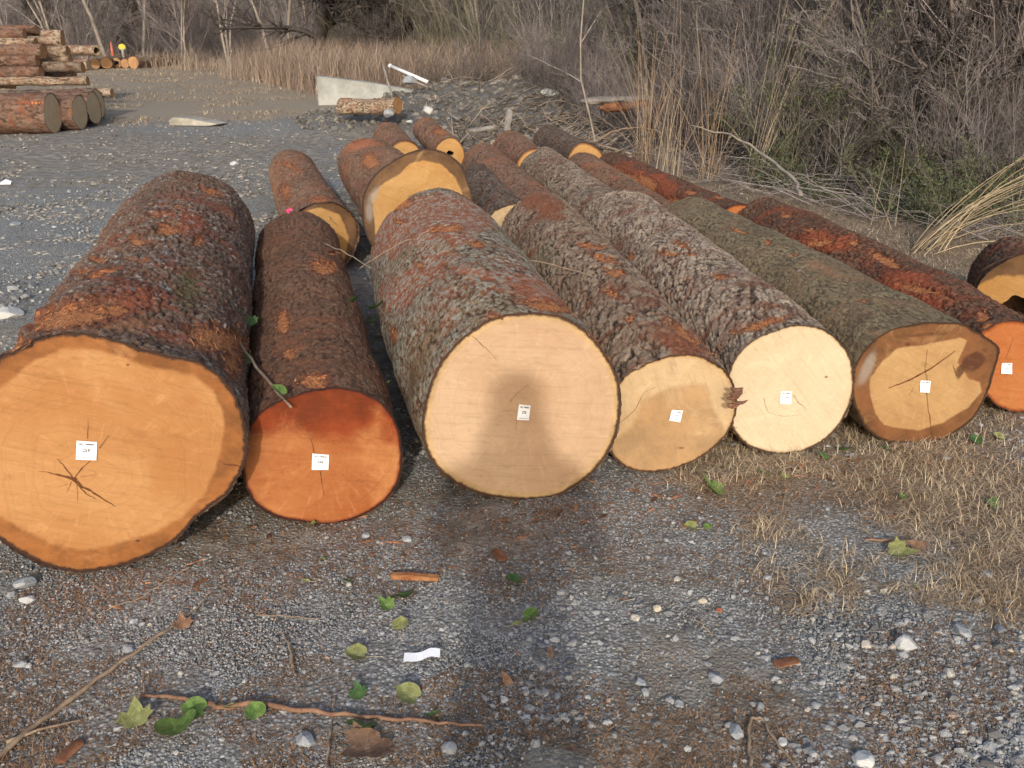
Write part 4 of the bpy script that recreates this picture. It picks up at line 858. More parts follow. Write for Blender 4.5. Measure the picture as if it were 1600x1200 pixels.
# trodden clods over the muddy part of the yard
P, px, py = scatter_px(26000, 150, 420, -40, 900, .8); P = P[(P[:, 1] > 5) & (P[:, 1] < 17) & (veg_mask(P[:, 0], P[:, 1]) < .5)]; g_ = pn(P[:, 0]*1.4, P[:, 1]*1.4, 0*P[:, 0], 88); P = P[g_ > -.12]; s = .007+.026*RNG.random(len(P))**3; zz = ground_z(P[:, 0], P[:, 1])
VV, FF, TT, off = [], [], [], 0
for k in range(10):
    V, Fc = tpl[k]; I = np.arange(k, len(P), 10); a = RNG.uniform(0, 6.28, len(I)); ca, sa = np.cos(a)[:, None], np.sin(a)[:, None]
    Q = np.stack([(V[None, :, 0]*ca-V[None, :, 1]*sa)*s[I][:, None]+P[I, 0][:, None], (V[None, :, 0]*sa+V[None, :, 1]*ca)*s[I][:, None]+P[I, 1][:, None], V[None, :, 2]*.6*s[I][:, None]+zz[I][:, None]+.2*s[I][:, None]], -1)
    VV.append(Q.reshape(-1, 3)); FF.append((Fc[None]+(np.arange(len(I))*len(V))[:, None, None]+off).reshape(-1, 3)); TT.append(np.repeat(RNG.random(len(I)), len(V))); off += len(I)*len(V)
kind(mk('mud_clods', np.concatenate(VV), np.concatenate(FF), mat_plain('dried_mud', (.19, .168, .142), (.32, .29, .25), 14, .95, .5, 1.0), None, False, {'tint': np.concatenate(TT)}), 'stuff')

# rubble on the mound
P = RNG.uniform((-3.6, 13.6), (4.2, 18), (9000, 2)); P = P[mound(P[:, 0], P[:, 1]) > .06][:5200]
s = .010+.085*RNG.random(len(P))**5; VV, FF, TT, off = [], [], [], 0; zz = ground_z(P[:, 0], P[:, 1])
for i in range(len(P)):
    V, Fc = tpl[i % 10]; VV.append(V*s[i]+np.array([P[i, 0], P[i, 1], zz[i]+s[i]*.3])); FF.append(Fc+off); TT.append(np.full(len(V), RNG.uniform(.0, .42))); off += len(V)
kind(mk('rubble', np.concatenate(VV), np.concatenate(FF), mat_plain('mound_rubble_stone', (.13, .115, .10), (.31, .285, .25), 9, .9, .5, .9), None, False, {'tint': np.concatenate(TT)}), 'stuff')

# ------------------------------------------------------------------ blades and litter
def blades(P, L_, w, lean, mat, name, curl=.6, z=None, up=None):
    n = len(P); a = RNG.uniform(0, 6.28, n); L_ = L_*RNG.uniform(.4, 1.3, n); ln = np.abs(RNG.normal(lean, .35, n)) if up is None else up
    d = np.stack([np.cos(a), np.sin(a)], 1); z0 = ground_z(P[:, 0], P[:, 1]) if z is None else z
    tt = np.array([0, .35, .7, 1.]); V = np.zeros((n, 8, 3))
    for k, t_ in enumerate(tt):
        ang = ln+curl*t_*t_; hx = np.sin(ang)*t_*L_; hz = np.maximum(np.cos(ang)*t_*L_, .002+.004*t_)
        c = np.stack([P[:, 0]+d[:, 0]*hx, P[:, 1]+d[:, 1]*hx, z0+hz], 1); ww = w*(1-.8*t_)*np.array([1, 1])[None]*.5
        s_ = np.stack([-d[:, 1], d[:, 0], 0*a], 1)
        V[:, k] = c-s_*ww[0, 0]; V[:, 4+k] = c+s_*ww[0, 0]
    F0 = np.array([[0, 1, 5, 4], [1, 2, 6, 5], [2, 3, 7, 6]])
    F_ = (F0[None]+(np.arange(n)*8)[:, None, None]).reshape(-1, 4)
    return kind(mk(name, V.reshape(-1, 3), F_, mat, None, True, {'tint': np.repeat(RNG.random(n), 8)}), 'stuff')
P, px, py = scatter_px(165000, 560, 1040, 850, 2050, .75); v_ = veg_mask(P[:, 0], P[:, 1])*1.05+.12*ss(1000, 1400, px)+.7*fbm(P[:, 0]*2.2, P[:, 1]*2.2, 0*P[:, 0], 91, 3)+.25*pn(P[:, 0]*14, P[:, 1]*14, 0*P[:, 0], 92); ok = RNG.random(len(P)) < ss(.35, 1.25, v_); P = P[ok]
blades(P[::3], .075, .0022, .75, M['straw2'], 'dry_grass', .9); blades(np.delete(P, np.s_[::3], 0), .05, .0028, 1.25, M['grass'], 'dry_grass', .5)
P, px, py = scatter_px(170000, 270, 640, 1060, 2150, .9); v_ = veg_mask(P[:, 0], P[:, 1]); P = P[RNG.random(len(P)) < v_]
blades(P[::2], .085, .0040, 1.15, M['grass'], 'dry_grass', .7); blades(P[1::2], .07, .0035, 1.2, M['straw2'], 'dry_grass', .7)
P, px, py = scatter_px(7500, 740, 1200, -20, 1640, 1.); c = pn(P[:, 0]*5, P[:, 1]*5, 0*P[:, 0], 93); P = P[c > .12]
blades(P, .045, .0016, 1.35, M['needle'], 'dry_grass', .4)
P, px, py = scatter_px(34000, 745, 1215, -20, 1640, .9); c = pn(P[:, 0]*2.5, P[:, 1]*2.5, 0*P[:, 0], 95)+(np.abs(px-820) < 160)*(py < 900)*.5+(py < 830)*.25; P = P[c > -.08]
kind(blades(P, .022, .0030, 1.5, M['needle'], 'litter', .05), 'stuff')
# yard weeds beyond the lane
P = RNG.uniform((-14, 15.0), (-.5, 34), (60000, 2)); P = P[(P[:, 1] < edge_y(P[:, 0])) & (pn(P[:, 0]*.5, P[:, 1]*.9, 0*P[:, 0], 55) > .05-.02*(P[:, 1]-16))]
blades(P[::2], .11, .010, .9, M['straw2'], 'dry_grass', .6); blades(P[1::2], .09, .012, 1.1, M['grass'], 'dry_grass', .6)
# tall rusty grass before the trees
P = RNG.uniform((-11.5, 21), (1.5, 33), (60000, 2)); lo = np.interp(P[:, 0], [-12, -7, -3.5, -1, 2], [31, 26, 20.0, 19.5, 19]); den = ss(-9, -6.0, P[:, 0])
P = P[(P[:, 1] > lo+RNG.normal(0, .5, len(P))) & (P[:, 1] < np.minimum(lo+8, 33)) & (RNG.random(len(P)) < den)][:24000]
blades(P, 1.0, .014, .12, M['rustgrass'], 'tall_grass', .35)
P = RNG.uniform((-30, 30), (-6, 40), (9000, 2)); P = P[np.abs(P[:, 1]-edge_y(P[:, 0])+1) < 1.6]
blades(P, .7, .016, .2, M['rustgrass'], 'tall_grass', .4)

# crumbs and shreds of bark fallen round the cut ends
n_ = 2600; lx = RNG.choice([190, 500, 815, 1050, 1235, 1430], n_); ly = np.select([lx == 190, lx == 500, lx == 815, lx == 1050, lx == 1235], [885, 815, 780, 738, 712], 700)
px = lx+RNG.normal(0, 120, n_); py = ly+np.abs(RNG.normal(0, 45, n_))+5; P = np.array([G(a, b)[:2] for a, b in zip(px, py)]); VV, FF, TT, off = [], [], [], 0
for i in range(n_):
    V, Fc = tpl[i % 10]; s1 = RNG.uniform(.002, .008)*(1+2*(RNG.random() < .05)); a = RNG.uniform(0, 6.28); Q = V*np.array([RNG.uniform(.8, 2.2), .5, .25])*s1; Q = np.stack([Q[:, 0]*math.cos(a)-Q[:, 1]*math.sin(a)+P[i, 0], Q[:, 0]*math.sin(a)+Q[:, 1]*math.cos(a)+P[i, 1], Q[:, 2]+.004+.0*a], 1)
    VV.append(Q); FF.append(Fc+off); TT.append(np.full(len(V), RNG.random())); off += len(V)
kind(mk('bark_litter', np.concatenate(VV), np.concatenate(FF), mat_plain('bark_crumb', (.13, .06, .035), (.34, .17, .09), 60, .9, 0, 1.2), None, False, {'tint': np.concatenate(TT)}), 'stuff')

# ------------------------------------------------------------------ leaves and sticks
def leaf_outline(kindn):
    if kindn == 'heart': t_ = np.linspace(0, 2*np.pi, 28, endpoint=False); r_ = .5*(1-.35*np.cos(t_-np.pi*1.0)**9*0+.12*np.cos(2*t_)); x_ = r_*np.sin(t_); y_ = -r_*np.cos(t_)*1.0+.08*np.exp(-((t_ % (2*np.pi)-0)/.35)**2)*3*0; \
        x_, y_ = .52*np.sin(t_)*(1-.25*np.cos(t_)*-1*0), -.5*np.cos(t_); y_ = y_+.18*np.exp(-(x_/.16)**2)*(y_ < 0)+.12*np.exp(-(x_/.10)**2)*(y_ > 0); return np.stack([x_, y_], 1)
    if kindn == 'lobed': return np.array([(0, -.38), (.12, -.46), (.30, -.42), (.36, -.25), (.55, -.16), (.42, -.05), (.44, .16), (.22, .14), (.14, .34), (0, .62), (-.14, .34), (-.22, .14), (-.44, .16), (-.42, -.05), (-.55, -.16), (-.36, -.25), (-.30, -.42), (-.12, -.46)])
    return np.array([(0, -.5), (.12, -.35), (.2, -.1), (.17, .15), (.08, .35), (0, .5), (-.08, .35), (-.17, .15), (-.2, -.1), (-.12, -.35)])
def leaf(px, py, size, kindn, mat, label, rot=0, tilt=15, curlv=.30, D=None, z=None, grp='fallen leaves on the gravel', stalk=True, loc=None):
    o = leaf_outline(kindn); n = len(o); V = [(0, 0)]; rings = [.33, .66, 1.0]; pts = [np.zeros((1, 2))]+[o*k for k in rings]; A = np.concatenate(pts)
    rg = np.random.default_rng(int(px*7+py)); x_, y_ = A[:, 0], A[:, 1]; z_ = curlv*(x_**2*2.2+y_**2*1.2)+.05*pn(x_*4, y_*4, 0*x_+px, 3)+ .05*np.abs(x_)
    V = np.stack([x_, y_, z_], 1)*size; tri = np.array([[0, 1+i, 1+(i+1) % n] for i in range(n)]); q_ = [[1+k*n+i, 1+(k+1)*n+i, 1+(k+1)*n+(i+1) % n, 1+k*n+(i+1) % n] for k in range(2) for i in range(n)]
    if loc is None: loc = G(px, py, .008)
    ob = mk('fallen_leaf', V, [tri, np.array(q_)], M[mat], None, True); ob.location = (loc[0], loc[1], loc[2]+size*.10); ob.rotation_euler = (R(tilt), R(rg.normal(0, 10)), R(rot))
    if stalk:
        mb = MB(); mb.tube([(0, 0, .0), (0, -.35*size, -.004), (.1*size, -.8*size, -.002), (.05*size, -1.15*size, .004)], [.0012, .001, .001, .0008], 5); mb.build('stalk', M['straw'] if mat != 'leaf_dark' else M['stick'], ob)
    return tag(ob, label, 'leaf', grp)
for a in [(1112, 766, .105, 'lobed', 'leaf_green', 'large lobed bright green leaf in front of tag 275 log', 60, 35), (278, 1140, .095, 'heart', 'leaf_green', 'big round green leaf at the bottom of the gravel', 200, 10), (565, 1140, .070, 'heart', 'leaf_green', 'heart-shaped green leaf under the red root', 170, 30),
          (213, 1122, .085, 'lobed', 'leaf_dull', 'yellow-green lobed leaf beside the root\'s thick end', 20, 15), (305, 1112, .06, 'heart', 'leaf_green', 'green leaf touching the big round leaf', 90, 15), (362, 1106, .05, 'oval', 'leaf_dull', 'small dull leaf lying against the red root', 120, 10), (400, 1115, .05, 'heart', 'leaf_green', 'small yellowish green leaf just under the red root', 30, 15),
          (570, 1178, .13, 'lobed', 'leaf_brown', 'large wilted dark leaf at the bottom border', 140, 15), (602, 946, .055, 'lobed', 'leaf_green', 'green leaf on the bare gravel in front of tag 266 log', 60, 30), (632, 935, .06, 'lobed', 'leaf_dark', 'dark leaf paired with the bright one before tag 266 log', 190, 20), (626, 978, .045, 'heart', 'leaf_dull', 'round pale green leaf below the dark pair', 0, 15),
          (803, 910, .055, 'heart', 'leaf_dark', 'dark green leaf straight below the tan face', 100, 20), (828, 966, .055, 'heart', 'leaf_green', 'folded green leaf with long stalk', 260, 25), (808, 975, .035, 'oval', 'leaf_dull', 'small narrow leaf on the long stalk', 280, 10), (558, 1026, .06, 'heart', 'leaf_dull', 'dull oval leaf left of the paper scrap', 90, 10), (638, 1090, .065, 'heart', 'leaf_dull', 'wide dull green leaf below the paper scrap', 70, 20),
          (560, 1082, .05, 'lobed', 'leaf_dark', 'curled dark leaf above the red root', 10, 30), (676, 1118, .03, 'heart', 'leaf_green', 'small bright leaf stuck on the red root', 200, 20), (792, 1066, .06, 'oval', 'leaf_brown', 'curled olive-brown leaf on grey gravel', 40, 50), (860, 1022, .045, 'oval', 'leaf_brown', 'red-brown leaf on gravel beyond the curled olive one', 10, 20), (490, 820, .05, 'lobed', 'leaf_dull', 'yellow-green leaf against the foot of the red-orange face', 200, 40),
          (1080, 825, .045, 'heart', 'leaf_dull', 'dull brown-green leaf near a tiny green one', 80, 5), (1105, 825, .028, 'heart', 'leaf_green', 'tiny green leaf near the dull one', 20, 15), (1197, 742, .055, 'heart', 'leaf_dull', 'pale leaf in grass before the cream-faced log', 150, 20), (1408, 866, .09, 'lobed', 'leaf_dull', 'olive lobed leaf lying in dead grass', 250, 10), (1430, 858, .06, 'heart', 'leaf_brown', 'tan dead leaf touching the olive lobed leaf', 40, 10),
          (1550, 790, .06, 'lobed', 'leaf_dark', 'dark green leaf in grass below the olive and orange faces', 60, 40), (1410, 778, .03, 'heart', 'leaf_green', 'small green leaf in the straw', 10, 20), (1432, 918, .035, 'oval', 'leaf_dull', 'small yellowish leaf on the grass border', 70, 20), (974, 938, .032, 'oval', 'leaf_brown', 'narrow rust leaf by itself on gravel', 95, 5), (285, 975, .055, 'lobed', 'leaf_brown', 'crumpled brown leaf on the thin branch', 30, 25),
          (545, 910, .035, 'heart', 'leaf_green', 'small green leaf above the oval white pebble', 170, 25), (505, 873, .022, 'oval', 'leaf_green', 'tiny green leaf on grey gravel before the red-orange face', 60, 20), (478, 908, .03, 'oval', 'leaf_dull', 'small dull leaf on the thin runner', 90, 15), (1285, 715, .05, 'lobed', 'leaf_dark', 'dark leaf tucked under the cream-faced log', 60, 30), (1320, 705, .055, 'heart', 'leaf_dark', 'dark leaf between the cream and teardrop faces', 200, 30),
          (1385, 704, .045, 'heart', 'leaf_dark', 'dark leaf under the teardrop face', 100, 25), (1525, 690, .05, 'heart', 'leaf_dark', 'green leaf in the grass beside the teardrop face', 10, 20), (1560, 685, .05, 'heart', 'leaf_dull', 'olive leaf in the grass under tag 272 log', 50, 20), (1225, 745, .04, 'lobed', 'leaf_dull', 'faded lobed leaf in the grass before the cream face', 10, 15)]:
    leaf(*a)
def on_bark(px, py, D): return PD(px, py, D)
for (px, py, D, s, m, lb) in [(440, 608, 2.62, .05, 'leaf_green', 'bright leaf hanging at the top of the red-orange face'), (592, 478, 3.9, .085, 'leaf_dark', 'dark green leaf in the gap left of tag 276 log'), (586, 500, 3.75, .06, 'leaf_dark', 'second dark leaf lower in the gap by tag 276'), (604, 600, 3.1, .05, 'leaf_dull', 'dry pale leaf hanging in the gap by tag 266'),
                              (794, 392, 4.15, .06, 'leaf_green', 'small green leaf on top of tag 276 log'), (553, 468, 3.9, .05, 'leaf_dark', 'green leaf lying on the bark of tag 266'), (556, 506, 3.7, .05, 'leaf_dark', 'dull leaf lying lower on tag 266 bark'), (528, 452, 4.0, .04, 'leaf_green', 'little leaf on the top of tag 266 bark'), (1198, 452, 3.95, .07, 'leaf_dark', 'dark leaf on the silver bark of tag 274'), (1158, 348, 5.3, .05, 'leaf_green', 'green leaf at the far end of the olive bark'), (1380, 437, 4.5, .06, 'leaf_dark', 'green leaf on the torn bark of tag 272'),
                              (395, 500, 3.5, .06, 'leaf_dark', 'dark leaf in the gap beside the largest log'), (388, 560, 3.1, .05, 'leaf_dark', 'dark leaf lower in the gap beside the largest log')]:
    leaf(px, py, s, 'lobed' if s > .055 else 'heart', m, lb, rot=px % 360, tilt=35, loc=PD(px, py, D)-np.array([0, .03, 0]), grp='leaves caught on the logs', stalk=False)
def stick(pts, r, mat, label, name='fallen_branch', cat='branch', grp=None, ground=True, k=8, wob=.006, side=None):
    P = []
    for p in pts: P.append(G(p[0], p[1], p[2] if len(p) > 2 else .012) if ground else PD(p[0], p[1], p[2]))
    P = np.array(P); n = len(P); t_ = np.linspace(0, n-1, n*6); i0 = np.clip(t_.astype(int), 0, n-2); f_ = (t_-i0)[:, None]
    m_ = np.gradient(P, axis=0); Q = P[i0]*(2*f_**3-3*f_**2+1)+m_[i0]*(f_**3-2*f_**2+f_)+P[i0+1]*(-2*f_**3+3*f_**2)+m_[i0+1]*(f_**3-f_**2)
    Q = Q+np.stack([pn(t_*3, 0*t_+i, 0*t_, 5) for i in range(3)], 1)*wob
    mb = MB(); mb.tube(Q, np.interp(np.linspace(0, 1, len(Q)), np.linspace(0, 1, len(r)), r)*(1+.18*pn(t_*6, 0*t_, 0*t_, 9)), k)
    o = mb.build(name, M[mat])
    if side:
        for s_ in side:
            stick_child(o, s_, mat)
    return tag(o, label, cat, grp)
def stick_child(o, pts, mat):
    P = np.array([G(p[0], p[1], .012) for p in pts]); mb = MB(); mb.tube(P, np.linspace(.005, .002, len(P)), 6); c = mb.build('side_twig', M[mat], o)
stick([(-20, 1200), (40, 1145), (120, 1085), (200, 1025), (260, 985), (300, 955), (328, 928)], (.007, .006, .004, .002), 'stick', 'long thin branch running from the bottom corner across the gravel', side=[[(10, 1160), (60, 1140), (125, 1125)]])
stick([(218, 1086), (270, 1089), (320, 1098), (352, 1104), (400, 1098), (450, 1106), (520, 1115), (600, 1122), (680, 1128), (755, 1135)], (.004, .006, .007, .005, .003), 'root', 'wavy reddish root lying across the bottom gravel', name='tree_root', cat='root')
stick([(152, 960), (185, 945), (222, 932), (262, 905), (300, 885)], (.001, .0015, .0015, .001), 'straw', 'pale dry stem on gravel below the largest log', name='dry_stem', cat='stem')
stick([(440, 985), (452, 1010), (458, 1040), (462, 1055)], (.002, .003, .002), 'stick', 'short crooked twig on gravel above the red root', name='twig', cat='twig')
stick([(1178, 1215), (1172, 1180), (1172, 1130), (1190, 1122), (1215, 1160), (1250, 1205)], (.004, .004, .0035, .003), 'stick', 'bent hooked twig at the bottom in dark soil', name='twig', cat='twig')
stick([(510, 1215), (514, 1160), (520, 1120), (524, 1085)], (.003, .003, .0015), 'stick', 'upright dark twig crossing the red root', name='twig', cat='twig')
stick([(400, 960), (450, 963), (500, 966)], (.002, .002, .001), 'stick', 'straight grey twig on gravel before the red-orange face', name='twig', cat='twig')
stick([(1350, 842), (1400, 845), (1450, 848)], (.003, .005, .004), 'root', 'reddish stick lying in the dead grass', name='twig', cat='twig')
stick([(1078, 960), (1100, 978), (1114, 992)], (.001, .0025, .002), 'straw', 'straw-coloured split stalk near the brick-red fragment', name='dry_stem', cat='stem')
stick([(690, 1010), (700, 1040), (706, 1060)], (.0008, .0015, .001), 'straw', 'thin stalk bent over the gravel', name='dry_stem', cat='stem')
stick([(318, 455, 3.5), (350, 500, 3.25), (388, 555, 3.02), (415, 590, 2.8), (455, 636, 2.58)], (.002, .005, .005, .004), 'stick', 'dead branch leaning over the gap onto tag 266 face', ground=False, name='fallen_branch')
stick([(506, 380, 4.6), (540, 395, 4.35), (580, 418, 4.1)], (.002, .003, .002), 'straw', 'thin bent twig across the bark of tag 266', ground=False, name='twig', cat='twig')
stick([(560, 420, 4.2), (605, 392, 4.2), (650, 372, 4.15), (740, 385, 4.1), (800, 402, 4.0), (860, 412, 4.05), (930, 432, 4.0), (1000, 436, 4.1)], (.002, .004, .003, .002), 'stick', 'slender vine lying across tag 276 and tag 275 logs', ground=False, name='vine', cat='vine')
# orange chip, paper scrap, other bits
o = prism('wood_chip', [(-.075, 0), (.07, .0), (.072, .012), (-.02, .018), (-.078, .014)], .02, M['splinter'], bev=.002, rot=R(-4), loc=tuple(G(650, 906)+np.array([0, 0, .004])))
tag(o, 'bright orange wood splinter lying on the gravel', 'wood chip')
for j in range(5):
    P = G([1228, 110, 700, 780, 1010][j], [1040, 1180, 742, 872, 700][j]); o = rough_beam('bark_flake', .075, .035, .006, M['rotwood'], None, (P[0], P[1], .012), (0, 0, [.3, 1.2, .9, 2, .4][j]), 60+j, n=10)
    tag(o, ['reddish bark flake in the grass border at the lower side', 'dark bark flake near the bottom corner branch', 'bark flake against the foot of the tan-faced log', 'small bark flake before the tan-faced log', 'bark flake between the tan and yellow faces'][j], 'bark flake', 'bark flakes on the ground')
c = G(660, 1036); n = 12; uu = np.linspace(-1, 1, n); V = np.concatenate([np.stack([c[0]+uu*.047, c[1]+.012*(1-uu**2)+uu*.012+dy, .012+.012*np.abs(uu)+.004*np.sin(uu*4)+dz], 1) for dy, dz in ((-.014, 0), (.016, .004), (.016, .0035), (-.014, -.0005))])
tag(mk('paper_scrap', V, [grid_faces(n, 4, False), np.stack([np.arange(n-1), 3*n+np.arange(n-1), 3*n+1+np.arange(n-1), 1+np.arange(n-1)], 1)], M['paper'], None, False), 'torn strip of white paper lying on the gravel', 'paper')
P = G(8, 290); mb = MB(); mb.add(np.array([(-.05, 0, 0), (.05, .01, .0), (.06, .03, .03), (.0, .04, .05), (-.06, .03, .02), (0, -.01, .03)])+np.array([P[0], P[1], .01]), np.array([[0, 1, 5], [1, 2, 5], [2, 3, 5], [3, 4, 5], [4, 0, 5], [0, 4, 3], [0, 3, 2], [0, 2, 1]]))
tag(mb.build('crumpled_wrapper', M['plastic'], None, False), 'crumpled white wrapper on the open yard', 'wrapper')
P = PD(452, 331, 5.45); mb = MB(); mb.add(np.array([(-.03, 0, 0), (.0, -.01, .015), (.03, 0, .005), (.035, .01, .03), (0, .0, .035), (-.035, .01, .02), (-.015, -.02, -.01), (.01, -.02, -.015)])*.6+P, np.array([[0, 1, 4, 5], [1, 2, 3, 4], [0, 6, 7, 1], [1, 7, 2, 2][:4]][:3]))
tag(mb.build('flagging_ribbon', M['pink'], None, False), 'bright pink plastic ribbon at the far end of tag 266 log', 'ribbon')
# bark curl between 275 and 274
A = PD(1143, 622, 2.98); mb = MB()
for k in range(5):
    V, Fc = I2; sc_ = np.array([RNG.uniform(.018, .030), .010, RNG.uniform(.006, .013)]); a_ = RNG.uniform(-.6, .6); Q = V*sc_*(1+.4*fbm(V[:, 0]*2, V[:, 1]*2, V[:, 2]*2+k, 5, 2))[:, None]; Q[:, 2] += 14*Q[:, 0]**2
    Q = np.stack([Q[:, 0]*math.cos(a_)-Q[:, 2]*math.sin(a_), Q[:, 1], Q[:, 0]*math.sin(a_)+Q[:, 2]*math.cos(a_)], 1); mb.add(Q+A+np.array([RNG.uniform(.0, .025), RNG.uniform(-.02, .0), .035-.016*k]), Fc, RNG.random())
mb.build('torn_bark_curl', M['curl'], None, False); o = bpy.data.objects['torn_bark_curl']; L = L275; o.parent = L['root']; 
inv = Matrix.Translation(L['root'].location) @ Matrix.Rotation(-L['vaz'], 4, 'Z'); o.matrix_parent_inverse = inv.inverted()

# ------------------------------------------------------------------ bare trees and brush
def grow(rg, h_, r0, stems=1, spread=.25, br=5, lv=3, upb=.25, wob=.12, len_f=.5, start=.15, minr=.0012, nseg=7):
    out = []
    def limb(p, d, L_, r_, lvl):
        n = nseg if lvl == 0 else max(4, nseg-2*lvl); pts = [p]; dd = d/np.linalg.norm(d)
        for i in range(n):
            dd = dd+rg.normal(0, wob, 3)+np.array([0, 0, upb*.12]); dd /= np.linalg.norm(dd); pts.append(pts[-1]+dd*L_/n)
        pts = np.array(pts); rr = np.linspace(r_, max(r_*.28, minr), n+1); out.append((pts, rr, lvl))
        if lvl >= lv-1: return
        nb = max(2, int(br*rg.uniform(.7, 1.4)))
        for _ in range(nb):
            t_ = rg.uniform(start if lvl == 0 else .1, 1); i = min(int(t_*n), n-1); q_ = pts[i]+(pts[i+1]-pts[i])*(t_*n-i); tg = pts[i+1]-pts[i]; tg /= np.linalg.norm(tg)
            s_ = rg.normal(size=3); s_ -= tg*(s_@tg); s_ /= np.linalg.norm(s_)+1e-9; an = rg.uniform(.45, 1.05)
            limb(q_, tg*math.cos(an)+s_*math.sin(an)+np.array([0, 0, upb]), L_*len_f*rg.uniform(.5, 1.15)*(1-.45*t_), max(rr[i]*.55, minr), lvl+1)
    for _ in range(stems):
        a = rg.uniform(0, 6.28); s_ = abs(rg.normal(0, spread)); limb(np.array([rg.normal(0, .04*stems**.5), rg.normal(0, .04*stems**.5), -.05]), np.array([math.cos(a)*s_, math.sin(a)*s_, 1]), h_*rg.uniform(.65, 1.1), r0*rg.uniform(.6, 1.1), 0)
    return out
def tubes(polys, rg, k0=7):
    mb = MB()
    for P, r_, lv in polys: mb.tube(P, r_, k0 if lv == 0 else (4 if lv == 1 else 3), rg.uniform(0, 1), cap=False)
    return mb
def tree_tpl(name, sd, mt, mc, leafy=None, **k):
    rg = np.random.default_rng(sd); g = grow(rg, **k); root = bpy.data.objects.new(name, None); root.empty_display_size = .2
    a = tubes([x for x in g if x[2] == 0], rg, 8).build('trunk', M[mt], root); b = tubes([x for x in g if x[2] > 0], rg).build('crown', M[mc], root)
    return root, g
def place(root, x, y, rz, sc, label, cat, grp, lean=0.0):
    r_ = root.copy(); C.objects.link(r_); r_.location = (x, y, float(ground_z(x, y))); r_.rotation_euler = (lean, 0, rz); r_.scale = (sc,)*3; tag(r_, label, cat, grp)
    for ch in root.children:
        c = ch.copy(); C.objects.link(c); c.parent = r_
    return r_
TT_ = [tree_tpl('bare_tree', 900, 'palebark', 'twig', h_=6.5, r0=.052, stems=1, br=13, lv=4, len_f=.5, start=.12, minr=.003),
       tree_tpl('bare_tree', 901, 'palebark', 'twig', h_=6.0, r0=.042, stems=2, br=12, lv=4, len_f=.5, start=.1, minr=.003, spread=.3),
       tree_tpl('bare_tree', 902, 'darkbark', 'twig_dark', h_=6.0, r0=.12, stems=1, br=12, lv=4, len_f=.6, wob=.2, start=.12, minr=.003, upb=.1),
       tree_tpl('bare_tree', 903, 'palebark', 'twig_purple', h_=7.0, r0=.038, stems=3, br=11, lv=4, len_f=.45, start=.08, minr=.003, spread=.25),
       tree_tpl('bare_tree', 904, 'palebark', 'twig', h_=5.0, r0=.03, stems=1, br=12, lv=3, len_f=.4, start=.1, minr=.002)]
SH = [tree_tpl('bare_shrub', 910, 'twig', 'twig', h_=2.3, r0=.008, stems=15, br=7, lv=3, spread=.5, start=.1, len_f=.5, minr=.0015),
      tree_tpl('bare_shrub', 911, 'twig_purple', 'twig_purple', h_=2.0, r0=.007, stems=20, br=7, lv=3, spread=.8, start=.05, len_f=.5, minr=.0015, upb=.05),
      tree_tpl('bare_shrub', 912, 'twig', 'twig_dark', h_=1.7, r0=.007, stems=18, br=8, lv=3, spread=.9, start=.05, len_f=.6, upb=-.05, wob=.2, minr=.0015),
      tree_tpl('bare_shrub', 913, 'twig_olive', 'twig_olive', h_=2.2, r0=.006, stems=26, br=6, lv=3, spread=.35, start=.1, len_f=.35, minr=.0014)]
for r_, g in TT_+SH:   # templates stay out of the scene: their meshes are shared by the copies
    for ch in r_.children: C.objects.unlink(ch)
# evergreen leafy bush
def leafy(sd, h_, stems, n, ls, mat='green', name='leafy_bush'):
    rg = np.random.default_rng(sd); g = grow(rg, h_, .010, stems=stems, br=7, lv=3, spread=.6, start=.1, minr=.0015, len_f=.5); root = bpy.data.objects.new(name, None)
    st_ = tubes(g, rg, 5).build('stem', M['twig_olive'], root); C.objects.unlink(st_)
    mb = MB(); ps = np.concatenate([x[0][1:] for x in g if x[2] > 0]); ps = ps[rg.integers(0, len(ps), n)]+rg.normal(0, .05, (n, 3)); ps[:, 2] = np.abs(ps[:, 2])
    a = rg.normal(size=(n, 3)); a /= np.linalg.norm(a, axis=1)[:, None]; b = np.cross(a, rg.normal(size=(n, 3))); b /= np.linalg.norm(b, axis=1)[:, None]; s_ = ls*rg.uniform(.5, 1.3, (n, 1))
    V = np.stack([ps-a*s_, ps-b*s_*.35, ps+a*s_, ps+b*s_*.35], 1).reshape(-1, 3); mb.add(V, np.arange(4*n).reshape(-1, 4), np.repeat(rg.random(n), 4))
    f = mb.build('foliage', M[mat], root, False); C.objects.unlink(f); kind(f, 'stuff'); return root, g
LB = [leafy(920, 1.6, 9, 1500, .022), leafy(921, .6, 14, 1600, .018), leafy(922, 2.6, 5, 1500, .024)]
rg = np.random.default_rng(77)
def along(px, D):   # world x for pixel column at distance D near the ground line
    return (px-800)/F*(D*cp+1.2*sp)
